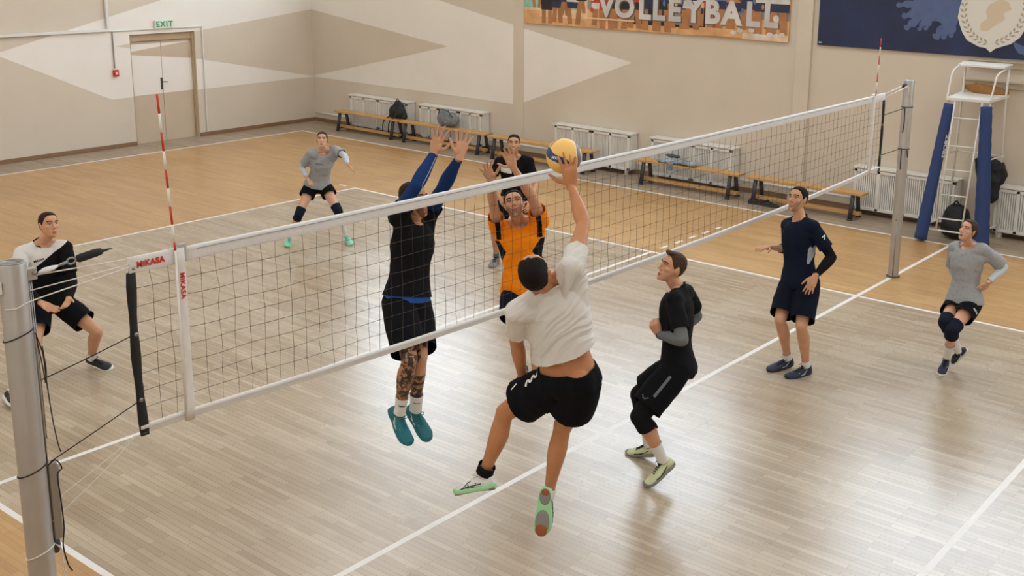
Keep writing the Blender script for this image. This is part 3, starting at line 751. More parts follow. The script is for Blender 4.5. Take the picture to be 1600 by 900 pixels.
# ------------------------------------------------------------------ umpire chair
def umpire():
    root = empty('umpire_chair', (12.5, .02, 0)); tag(root, 'tall white tubular umpire chair with ladder and blue padded front legs', 'umpire chair')
    F0, F1 = V((12.02, .42, 0)), V((12.22, -.36, 0))        # front feet left/right
    T0, T1 = V((12.36, .28, 2.0)), V((12.44, -.20, 2.0))    # front seat corners
    R0, R1 = V((12.88, .36, 0)), V((12.90, -.36, 0))        # rear feet
    S0, S1 = V((12.84, .30, 2.02)), V((12.88, -.30, 2.02))
    r = .016
    pads = [(V((12.04, .43, .02)), V((12.34, .30, 1.93)), .088, .072), (V((12.24, -.37, .02)), V((12.40, -.20, 1.93)), .108, .078)]
    for a, b, ra, rb in pads:
        bm = bmesh.new(); d = (b-a).normalized(); e1, e2 = perp(d, (0, 1, 0)); n = 30; rs = []
        rs.append(ell(a, e1*ra*.8, e2*ra*.8, 20))
        for i in range(n+1):
            t = i/n; rr = (ra*(1-t)+rb*t)*(1+.03*math.sin(i*2.1))
            rs.append(ell(a+(b-a)*t+d*.01, e1*rr, e2*rr, 20))
        rs.append(ell(b+d*.02, e1*rb*.8, e2*rb*.8, 20))
        rings(bm, rs); link_bm('leg_pad', bm, mat('pad_blue', rgb(40, 62, 112), .75, bump=.25, bscale=25), root, True)
    bm = bmesh.new()
    M_ = M_WHITE
    for a, b in ((V((12.05, .43, .02)), T0+V((0, .03, .0))), (V((12.25, -.37, .02)), T1+V((0, -.03, .0)))): tube(bm, [a, b], r)
    link_bm('front_frame', bm, M_, root, True)
    for a, b in ((R0, S0), (R1, S1)):
        bm = bmesh.new(); tube(bm, [a, b, b+V((.02, 0, .46))], r); link_bm('rear_leg', bm, M_, root, True)
    # ladder
    La, Lb = V((12.10, .24, .16)), V((12.34, .22, 2.02)); Ma, Mb = V((12.16, -.10, .16)), V((12.40, -.14, 2.02))
    for a, b in ((La, Lb), (Ma, Mb)):
        bm = bmesh.new(); tube(bm, [a, b], .013); link_bm('ladder_rail', bm, M_, root, True)
    for t in (.10, .28, .47, .65, .86):
        bm = bmesh.new(); tube(bm, [La.lerp(Lb, t), Ma.lerp(Mb, t)], .011); link_bm('rung', bm, M_, root, True)
    bm = bmesh.new(); tube(bm, [V((12.08, .42, .18)), V((12.12, .24, .17)), V((12.17, -.12, .17)), V((12.24, -.36, .18))], .012)
    tube(bm, [V((12.08, .42, .22)), R0+V((0, 0, .2))], .010); tube(bm, [V((12.26, -.36, .22)), R1+V((0, 0, .2))], .010)
    tube(bm, [R0+V((0, 0, 1.2)), R1+V((0, 0, 1.2))], .010); tube(bm, [V((12.22, .35, 1.2)), V((12.89, .33, 1.2))], .010); tube(bm, [V((12.33, -.28, 1.2)), V((12.96, -.33, 1.2))], .010)
    tube(bm, [V((12.35, .0, 1.15)), V((12.7, -.2, 1.95))], .008)
    link_bm('brace', bm, M_, root, True)
    bm = bmesh.new(); rs = []
    q = [V((12.30, .34, 2.02)), V((12.40, -.24, 2.02)), V((12.97, -.32, 2.05)), V((12.88, .34, 2.05))]
    lo = [bm.verts.new(p-V((0, 0, .02))) for p in q]; hi = [bm.verts.new(p+V((0, 0, .015))) for p in q]
    bm.faces.new(hi); bm.faces.new(lo[::-1])
    for i in range(4): bm.faces.new((lo[i], lo[(i+1) % 4], hi[(i+1) % 4], hi[i]))
    link_bm('seat_tray', bm, M_, root)
    bm = bmesh.new(); rs = []
    for i in range(13):
        t = i/12; p = V((12.88, .30, 2.14)).lerp(V((12.95, -.31, 2.10)), t); h = .075*math.sin(PI*(.06+.88*t)); 
        rs.append(ell(p-V((.06*math.sin(PI*t), 0, .0)), V((.02, 0, 0)), V((0, 0, h+.01)), 10))
    rings(bm, rs); link_bm('backrest', bm, mat('plywood_brown', rgb(160, 110, 58), .5, var=.3, vscale=10), root, True)
    # arm rails with curved tubes and the top shelf
    for a, b, c in ((V((12.34, .34, 2.0)), V((12.46, .34, 2.34)), V((12.86, .32, 2.48))), (V((12.42, -.24, 2.0)), V((12.52, -.26, 2.32)), V((12.92, -.31, 2.46)))):
        bm = bmesh.new(); tube(bm, cr([a, a.lerp(b, .6)+V((.0, 0, .03)), b+V((.06, 0, .06)), c], 6), .013); link_bm('arm_rail', bm, M_, root, True)
    bm = bmesh.new()
    q = [V((12.66, .34, 2.46)), V((12.72, -.30, 2.46)), V((12.96, -.33, 2.49)), V((12.88, .34, 2.49))]
    lo = [bm.verts.new(p-V((0, 0, .012))) for p in q]; hi = [bm.verts.new(p+V((0, 0, .012))) for p in q]
    bm.faces.new(hi); bm.faces.new(lo[::-1])
    for i in range(4): bm.faces.new((lo[i], lo[(i+1) % 4], hi[(i+1) % 4], hi[i]))
    link_bm('top_rail_plate', bm, M_, root)
    text_flat('lettering', 'SENOH', .12, V((12.13, .33, 1.35)), (V((12.34, .30, 1.93))-V((12.04, .43, .02))).normalized(), V((.25, -.96, 0)).normalized()*-1, M_WHITE, root, off=.002, thick=.002) if False else None
    pa, pb = pads[0][0], pads[0][1]; X = (pb-pa).normalized(); N = V((-.18, -.98, 0)); N = (N-X*N.dot(X)).normalized(); Y = N.cross(X)
    text_flat('lettering', 'SPORT', .11, pa.lerp(pb, .70)+N*.080, X, Y, M_WHITE, root, off=.003, thick=.002)
umpire()
def black_jacket():
    def fn(bm):
        c = V((12.95, -.10, 1.0)); rs = []
        for z, a, b in ((1.17, .03, .10), (1.12, .05, .20), (.95, .06, .19), (.75, .06, .17), (.58, .05, .13), (.5, .03, .06)):
            rs.append(ell(V((12.86, -.14-(1.17-z)*.12, z)), V((a, 0, 0)), V((0, b, 0)), 18))
        rings(bm, rs)
        tube(bm, cr([(12.9, -.32, 1.1), (12.88, -.38, .95), (12.9, -.34, .8)]), [.05]*13, 10)
    tag(soft('jacket', fn, .014, M_BAGBLACK, amp=.02, freq=9), 'black jacket hanging behind the umpire chair ladder', 'jacket')
black_jacket()
def black_pack():
    root = empty('backpack', (12.45, .12, 0)); tag(root, 'black backpack standing on the floor between the umpire chair legs', 'backpack')
    c = V((12.50, .10, 0))
    def fn(bm):
        rs = []
        for z, a, b in ((.02, .08, .15), (.05, .12, .19), (.15, .14, .21), (.3, .13, .20), (.42, .10, .16), (.5, .05, .08)):
            rs.append(ell(c+V((0, 0, z)), V((a, 0, 0)), V((0, b, 0)), 22, .8))
        rings(bm, rs); sphere(bm, c+V((-.12, .0, .17)), (V((.06, 0, 0)), V((0, .14, 0)), V((0, 0, .13))))
    soft('bag_body', fn, .014, M_BAGBLACK, root, amp=.010, freq=12)
    bm = bmesh.new(); tube(bm, cr([c+V((-.05, -.05, .49)), c+V((-.06, 0, .56)), c+V((-.05, .05, .49))]), .011); link_bm('top_loop', bm, M_BLACK, root, True)
    bm = bmesh.new(); tube(bm, cr([c+V((-.08, -.10, .44)), c+V((-.18, -.18, .36)), c+V((-.19, -.20, .2)), c+V((-.12, -.16, .08))]), .014); link_bm('strap', bm, M_BLACK, root, True)
black_pack()

# ------------------------------------------------------------------ net, posts, antennas
def topz(x): return 2.447-.0045*x-.022*(1-((x-4.5)/4.8)**2)
def botz(x): return 1.462+.002*x-.098*max(0, 1-((x-4.5)/4.6)**2)
XL, XR = -.33, 9.34
def make_net():
    root = empty('volleyball_net', (4.5, 0, 1.46)); tag(root, 'black mesh volleyball net with white tapes stretched across the court', 'net')
    rnd = random.Random(3)
    def strip(bm, pts_fn, xs_, w0, w1, th, bulge=0):
        rs = []
        for x in xs_:
            zt, zb = pts_fn(x); jy = noise.noise(V((x*1.7, 3, 0)))*.006
            zs = [zt, zt-.004, zt-.02, (zt+zb)/2, zb+.004, zb]
            fr = [V((x, jy-th*.4, zt)), V((x, jy-th-bulge, zt-.008)), V((x, jy-th-bulge*.3, zt-.024)), V((x, jy-th*.7, (zt+zb)/2)), V((x, jy-th, zb+.004)), V((x, jy-th*.4, zb))]
            bk = [V((p.x, 2*jy-p.y, p.z)) for p in reversed(fr)]
            rs.append(fr+bk)
        rings(bm, rs)
    xs_ = [XL+(XR-XL)*i/120 for i in range(121)]
    bm = bmesh.new(); strip(bm, lambda x: (topz(x), topz(x)-.078), [x for x in xs_ if -.01 <= x <= 9.05], 0, 0, .005, .006); link_bm('top_tape', bm, M_CANVAS, root, True)
    for a, b in ((XL, -.02), (9.06, XR)):
        bm = bmesh.new(); strip(bm, lambda x: (topz(x)+.004, topz(x)-.085), [a+(b-a)*i/5 for i in range(6)], 0, 0, .006, .0); link_bm('tape_end', bm, M_CANVAS, root, True)
    bm = bmesh.new(); strip(bm, lambda x: (botz(x)+.052, botz(x)), xs_, 0, 0, .005, .003); link_bm('bottom_tape', bm, M_CANVAS, root, True)
    bm = bmesh.new(); tube(bm, [(x, -.0135+noise.noise(V((x*1.7, 3, 0)))*.006, topz(x)-.021) for x in xs_ if 0 <= x <= 9.03], .0022, 6); link_bm('groove_shadow', bm, mat('tape_shadow_grey', rgb(150, 150, 150), .8), root, True)  # grey line stands in for the shadow in the cable groove
    # netting
    bm = bmesh.new(); nc = 97; nz = 9
    cols_ = []
    def node(i, k_):
        x = XL+.03+(XR-XL-.06)*i/(nc-1)
        t = k_/nz; zt = topz(x)-.078; zb = botz(x)+.052
        jx = noise.noise(V((i*.9, k_*.7, 0)))*.014; jz = noise.noise(V((i*.35, k_*.9, 5)))*.010
        if k_ in (0, nz): jx *= 1.6; jz = 0
        return V((x+jx, noise.noise(V((i*.2, k_*.5, 9)))*.008, zb+(zt-zb)*t+jz))
    r = .0014
    for i in range(nc):
        tube(bm, [node(i, k_) for k_ in range(nz+1)], r, 4, cap=False)
    for k_ in range(1, nz):
        tube(bm, [node(i, k_) for i in range(nc)], r, 4, cap=False)
    for i in range(nc):
        for k_ in range(1, nz): sphere(bm, node(i, k_), .0034, n=6)
    link_bm('netting', bm, M_NET, root)
    # side tapes and black end bands
    for x, wd in ((-.03, .058), (9.03, .055)):
        bm = bmesh.new(); rs = []
        for i in range(15):
            z = botz(x)-.01+(topz(x)+.01-botz(x))*i/14; j = noise.noise(V((x, i*.6, 2)))*.006
            rs.append([V((x+j+a*wd/2, b*.012-.004, z)) for a, b in ((-1, -.6), (-.6, -1), (.6, -1), (1, -.6), (1, .6), (.6, 1), (-.6, 1), (-1, .6))])
        rings(bm, rs); link_bm('side_tape', bm, mat('clear_vinyl_tape', rgb(226, 220, 214), .45, var=.08, vscale=14), root, True)
    for x in (XL+.012, XR-.012):
        bm = bmesh.new(); rs = []
        for i in range(13):
            t = i/12; z = botz(x)-.01+(topz(x)-.07-botz(x))*t; cx = x+(-.012 if x < 0 else .012)*math.sin(PI*t)*1.0+(.012 if x < 0 else -.0)*(1-t)
            w_ = .023+.004*math.sin(i*1.3)
            rs.append([V((cx+a*w_, b*.006, z)) for a, b in ((-1, -1), (1, -1), (1, 1), (-1, 1))])
        rings(bm, rs); link_bm('end_band', bm, M_BLACK, root)
        for z in (2.03-.0, 1.66):
            bm = bmesh.new(); tube(bm, [(x, -.008, z), (x, -.012, z)], .012, 12); link_bm('eyelet', bm, M_METAL, root)
    # lettering
    text_flat('lettering', 'MiKASA', .044, V((-.205, -.0085, topz(-.2)-.043)), V((1, 0, -.0)).normalized(), V((0, 0, 1)), M_RED, root, off=.0022, thick=.001, space=1.1)
    bm = bmesh.new(); tube(bm, [(-.305, -.006, topz(0)-.055), (-.305, -.010, topz(0)-.055)], .009, 12); link_bm('eyelet', bm, M_METAL, root)
    text_flat('side_lettering', 'MiKASA', .040, V((-.030, -.0175, 2.235)), V((.0, 0, -1)), V((1, 0, 0)), M_RED, root, off=.0016, thick=.001, space=1.1)
    bm = bmesh.new(); bev_box(bm, (-.012, -.0, topz(0)-.03), (.05, .024, .105), .008); link_bm('corner_pocket', bm, mat('grey_plastic', rgb(178, 172, 162), .5), root)
    bm = bmesh.new(); bev_box(bm, (9.03, -.0, topz(9)-.03), (.08, .030, .10), .01); link_bm('corner_pocket', bm, M_WHITE, root)
    # cable and ropes at the near post
    px = -.92
    bm = bmesh.new(); tube(bm, [(-.855, 0, 2.47), (XL, 0, 2.445)], .0035, 8); link_bm('tension_cable', bm, M_WROPE, root, True)
    bm = bmesh.new(); tube(bm, cr([(XL, -.005, 2.40), (-.6, -.05, 2.39), (-.87, -.062, 2.365), (-.95, -.066, 2.345), (-.99, -.03, 2.34)]), .0035, 8); link_bm('tension_cord', bm, M_WROPE, root, True)
    bm = bmesh.new(); tube(bm, [(-.855, -.01, 2.40), (XL, -.003, 2.415)], .003, 8); link_bm('tension_cord', bm, M_WROPE, root, True)
    bm = bmesh.new(); tube(bm, [(-.80, -.0, 2.475), (-.77, -.005, 2.483), (-.73, -.005, 2.486), (-.70, 0, 2.49)], [.006, .014, .013, .005], 10); link_bm('hook', bm, M_CANVAS, root, True)
    bm = bmesh.new(); tube(bm, [(-.70, 0, 2.49), (-.67, 0, 2.495), (-.645, 0, 2.50)], [.006, .009, .005], 8)
    tube(bm, [V((-.63+.022*math.cos(t), 0, 2.50+.016*math.sin(t))) for t in [2*PI*i/14 for i in range(14)]], .005, 6, closed=True, cap=False)
    tube(bm, [(-.610, 0, 2.502), (-.585, 0, 2.507)], .008, 8); link_bm('turnbuckle', bm, M_METAL, root, True)
    bm = bmesh.new(); tube(bm, [(-.605, 0, 2.502), (-.59, 0, 2.504), (-.50, 0, 2.515), (-.47, 0, 2.517), (-.465, 0, 2.517), (-.41, 0, 2.52)], [.012, .021, .021, .017, .009, .002], 12); link_bm('cable_sleeve', bm, M_BLACK, root, True)
    for z0, z1 in ((2.03, 1.93), (1.655, 1.485)):
        bm = bmesh.new(); tube(bm, cr([(XL+.01, 0, z0), (-.6, 0, (z0+z1)/2-.008), (-.84, -.0, z1)]), .0033, 6); link_bm('tie_cord', bm, M_ROPE, root, True)
    for dy in (-.004, .004):
        bm = bmesh.new(); tube(bm, cr([(XL-.03, dy, 1.468), (-.55, dy*4, 1.36+dy*3), (-.86, dy*6, 1.21+dy*8)]), .0022, 6); link_bm('tie_cord', bm, M_WROPE, root, True)
    # far end
    bm = bmesh.new(); tube(bm, [(XR, 0, 2.395), (9.96, 0, 2.455)], .006, 8); link_bm('tension_cable', bm, M_WROPE, root, True)
    bm = bmesh.new(); tube(bm, [(XR, 0, 2.35), (9.93, -.03, 2.43)], .005, 8); link_bm('tension_cord', bm, M_WROPE, root, True)
    bm = bmesh.new(); tube(bm, [(9.84, 0, 2.435), (9.86, 0, 2.438), (9.95, 0, 2.452)], [.006, .020, .016], 10); link_bm('cable_sleeve', bm, M_BLACK, root, True)
    for z0, z1 in ((2.14, 2.16), (1.66, 1.66), (1.475, 1.40)):
        bm = bmesh.new(); tube(bm, [(XR-.01, 0, z0), (9.98, 0, z1)], .0045, 6); link_bm('tie_cord', bm, M_ROPE if z0 > 1.5 else M_WROPE, root, True)
make_net()
def post(x, y, z, label, near):
    root = empty('net_post', (x, y, 0)); tag(root, label, 'net post')
    c = V((x, y, 0)); r = .0655
    bm = bmesh.new(); zs = [0, z-.01, z]
    rings(bm, [ell(c+V((0, 0, q)), V((r if i < 2 else r*.96, 0, 0)), V((0, r if i < 2 else r*.96, 0)), 40) for i, q in enumerate([0, z-.006, z])])
    tube_o = link_bm('pole', bm, M_GALV, root, True)
    md = tube_o.modifiers.new('e', 'EDGE_SPLIT'); md.split_angle = .7
    bm = bmesh.new(); rings(bm, [ell(c+V((0, 0, q)), V((a, 0, 0)), V((0, a, 0)), 32) for q, a in ((z, r*.90), (z+.004, r*.90), (z+.004, r*.7), (z+.001, r*.66))])
    link_bm('end_cap', bm, M_METAL, root)
    bm = bmesh.new(); rings(bm, [ell(c+V((0, 0, q)), V((a, 0, 0)), V((0, a, 0)), 32) for q, a in ((.001, .085), (.012, .085), (.016, .072))])
    link_bm('floor_collar', bm, M_DARKSTEEL, root)
    s = 1 if near else -1
    if near:
        bm = bmesh.new(); bev_box(bm, (x+.088, y, z-.075), (.05, .035, .06), .006); link_bm('pulley_bracket', bm, M_GALV, root)
        bm = bmesh.new(); tube(bm, [(x+.098, y-.019, z-.07), (x+.098, y-.026, z-.07)], .010, 10); link_bm('pulley_bolt', bm, M_METAL, root)
        bm = bmesh.new(); bev_box(bm, (x-.074, y+.0, z-.11), (.02, .05, .06), .005); link_bm('rope_cleat', bm, M_WHITE, root)
        bm = bmesh.new(); tube(bm, [(x+.078, y, z-.10), (x+.078, y, 1.45)], .005, 6); tube(bm, [(x+.086, y-.004, z-.10), (x+.086, y-.004, 1.62)], .003, 6); link_bm('lifting_cable', bm, M_METAL, root, True)
        bm = bmesh.new(); bev_box(bm, (x+.092, y, 1.28), (.045, .06, .42), .008); bev_box(bm, (x+.10, y-.0, 1.42), (.05, .045, .1), .01); link_bm('winch_housing', bm, mat('winch_grey', rgb(150, 140, 128), .5, .3), root)
        bm = bmesh.new(); sphere(bm, (x+.078, y-.01, 1.04), (V((.022, 0, 0)), V((0, .022, 0)), V((0, 0, .05)))); link_bm('winch_knob', bm, M_DARKSTEEL, root, True)
        bm = bmesh.new(); bev_box(bm, (x+.085, y-.0, .60), (.04, .05, .09), .008); tube(bm, [(x+.09, y, .56), (x+.085, y, .02)], .006, 6); link_bm('lower_clamp', bm, M_BLACK, root)
        for zz, m_, dz in ((2.19, M_ROPE, -.03), (1.48, M_ROPE, -.03), (1.03, M_WROPE, -.04)):
            bm = bmesh.new(); pts = []
            for i in range(24):
                t = 2*PI*i/24; pts.append(c+V((math.cos(t)*(r+.003), math.sin(t)*(r+.003), zz+dz*math.sin(-t)*-.6+.02*math.cos(t))))
            tube(bm, pts, .0035, 6, closed=True, cap=False); link_bm('wrapped_cord', bm, m_, root, True)
        # dangling cords
        cords = [([(x+.068, y-.03, 2.19), (x+.085, y-.05, 2.08), (x+.09, y-.05, 1.95), (x+.10, y-.052, 1.75), (x+.115, y-.055, 1.60), (x+.125, y-.055, 1.55)], M_ROPE, .0032),
                 ([(x+.07, y-.03, 2.17), (x+.078, y-.05, 2.02), (x+.086, y-.05, 1.93), (x+.094, y-.05, 2.0), (x+.088, y-.045, 2.12)], M_ROPE, .003),
                 ([(x+.068, y-.03, 1.49), (x+.10, y-.045, 1.51), (x+.125, y-.05, 1.46), (x+.10, y-.05, 1.43), (x+.105, y-.05, 1.30), (x+.108, y-.05, 1.14), (x+.095, y-.05, 1.04), (x+.11, y-.05, .93), (x+.13, y-.05, .88)], M_ROPE, .0036),
                 ([(x+.068, y-.03, 1.05), (x+.085, y-.045, 1.03), (x+.09, y-.05, .95), (x+.10, y-.05, .88)], M_WROPE, .003),
                 ([(x+.07, y-.03, 1.05), (x+.095, y-.045, 1.0), (x+.082, y-.05, .93), (x+.09, y-.05, .86)], M_WROPE, .003)]
        for pts, m_, rr in cords:
            bm = bmesh.new(); tube(bm, cr(pts), rr, 6); link_bm('hanging_cord', bm, m_, root, True)
    else:
        for zz in (2.17, 1.65):
            bm = bmesh.new(); pts = [c+V((math.cos(t)*(r+.003), math.sin(t)*(r+.003), zz)) for t in [2*PI*i/24 for i in range(24)]]
            tube(bm, pts, .005, 6, closed=True, cap=False); link_bm('wrapped_cord', bm, M_ROPE, root, True)
        for pts in ([(x-.07, y, 2.16), (x-.08, y-.01, 2.0), (x-.10, y-.01, 1.86)], [(x-.07, y, 1.64), (x-.09, y-.01, 1.50), (x-.08, y-.01, 1.40)], [(x-.04, y-.06, 1.64), (x-.05, y-.08, 1.55)]):
            bm = bmesh.new(); tube(bm, cr(pts), .006, 6); link_bm('hanging_cord', bm, M_ROPE, root, True)
        bm = bmesh.new(); tube(bm, [(x-.067, y-.02, 2.44), (x-.075, y-.03, 2.38), (x-.07, y-.03, 2.30)], .006, 6); link_bm('hanging_cord', bm, M_WROPE, root, True)
        bm = bmesh.new(); tube(bm, [(x-.067, y-.01, .75), (x-.075, y-.01, .75)], .012, 10); tube(bm, [(x-.064, y-.02, .70), (x-.064, y-.02, .03)], .006, 6); link_bm('lower_clamp', bm, M_METAL, root)
post(-.925, 0, 2.555, 'large silver net post at the left edge of the photo', True)
post(10.05, 0, 2.49, 'silver net post on the far side of the court', False)
def antenna(x, zb, zn, zt, label, lean):
    root = empty('net_antenna', (x, 0, zb)); tag(root, label, 'antenna')
    bm = bmesh.new(); tube(bm, [(x, -.018, zb), (x, -.018, zn)], .0058, 10); link_bm('lower_rod', bm, M_WHITE, root, True)
    z = zt; i = 0
    while z > zn:
        z1 = max(zn, z-.1); a = V((x+lean*(z1-zn)/(zt-zn), -.018, z1)); b = V((x+lean*(z-zn)/(zt-zn), -.018, z))
        bm = bmesh.new(); tube(bm, [a, b], .0062, 10); link_bm('red_band' if i % 2 == 0 else 'white_band', bm, M_RED if i % 2 == 0 else M_WHITE, root, True)
        z = z1; i += 1
antenna(-.062, 1.47, 2.44, 3.285, 'red and white net antenna standing at the near left end of the net', -.045)
antenna(9.035, 1.45, 2.40, 3.06, 'red and white net antenna at the far right end of the net', .03)

# ------------------------------------------------------------------ the ball
def ball():
    c = V(BALL); R = .106
    root = empty('volleyball', c); tag(root, 'yellow and blue volleyball at the fingertips of the jumping hitter', 'ball')
    f = (cam.matrix_world.translation-c).normalized(); rgt, up = CR.copy(), None
    rgt = (rgt-f*rgt.dot(f)).normalized(); up = f.cross(rgt)
    A = cr([(-1.15, .62, 0), (-.88, .30, 0), (-.70, .02, 0), (-.35, -.16, 0), (0, -.30, 0), (.2, -.52, 0), (.34, -.85, 0), (.40, -1.2, 0)], 5)
    B = cr([(.55, 1.15, 0), (.76, .62, 0), (.80, .30, 0), (.84, 0, 0), (.86, -.30, 0), (.80, -.8, 0)], 5)
    D = cr([(-1.1, .25, 0), (-.75, .55, 0), (-.45, .86, 0), (-.1, 1.05, 0)], 5)
    bm = bmesh.new(); nu, nv = 220, 110; rows = []
    for i in range(1, nv):
        t = PI*i/nv; rows.append([bm.verts.new(c+R*(rgt*(math.sin(t)*math.cos(2*PI*j/nu))+up*math.cos(t)+f*(math.sin(t)*math.sin(2*PI*j/nu)))) for j in range(nu)])
    T = bm.verts.new(c+up*R); Bv = bm.verts.new(c-up*R)
    for i in range(len(rows)-1):
        for j in range(nu): bm.faces.new((rows[i][j], rows[i+1][j], rows[i+1][(j+1) % nu], rows[i][(j+1) % nu]))
    for j in range(nu): bm.faces.new((T, rows[0][j], rows[0][(j+1) % nu])); bm.faces.new((Bv, rows[-1][(j+1) % nu], rows[-1][j]))
    def dmin(P_, x, y): return min((p.x-x)**2+(p.y-y)**2 for p in P_)**.5
    for fc in bm.faces:
        fc.smooth = True
        p = (fc.calc_center_median()-c)/R; x, y, z = p.dot(rgt), p.dot(up), p.dot(f)
        if z < 0: x, y = y, -x
        s = math.sqrt(max(0, 1-x*x-y*y)); 
        da, db, dd = dmin(A, x, y), dmin(B, x, y), dmin(D, x, y)
        mi = 0
        if da < .155: mi = 1
        elif da < .19: mi = 2
        if db < .10: mi = 3
        elif db < .135: mi = 4
        if dd < .035: mi = 2
        fc.material_index = mi
    link_bm('ball_skin', bm, [mat('ball_yellow', rgb(246, 196, 104), .45, bump=.25, bscale=900), mat('ball_blue', rgb(30, 62, 126), .45, bump=.25, bscale=900), mat('ball_seam', rgb(56, 48, 48), .6), mat('ball_grey', rgb(120, 100, 92), .5), mat('ball_white', rgb(232, 222, 208), .5)], root, recalc=True)
    vs, fs = text_pts('MVA', .022, .0008, 1.05); bm = bmesh.new(); q = []
    o2 = (-.47, -.10); ca, sa = math.cos(-.22), math.sin(-.22)
    for x, y in vs:
        X = o2[0]*R+(x*ca-y*sa); Y = o2[1]*R+(x*sa+y*ca); Z = math.sqrt(max(0, (R+.0008)**2-X*X-Y*Y)); q.append(bm.verts.new(c+rgt*X+up*Y+f*Z))
    for t in fs: bm.faces.new([q[i] for i in t])
    link_bm('lettering', bm, M_WHITE, root)
BALL = (1.821, -1.177, 2.843)
ball()

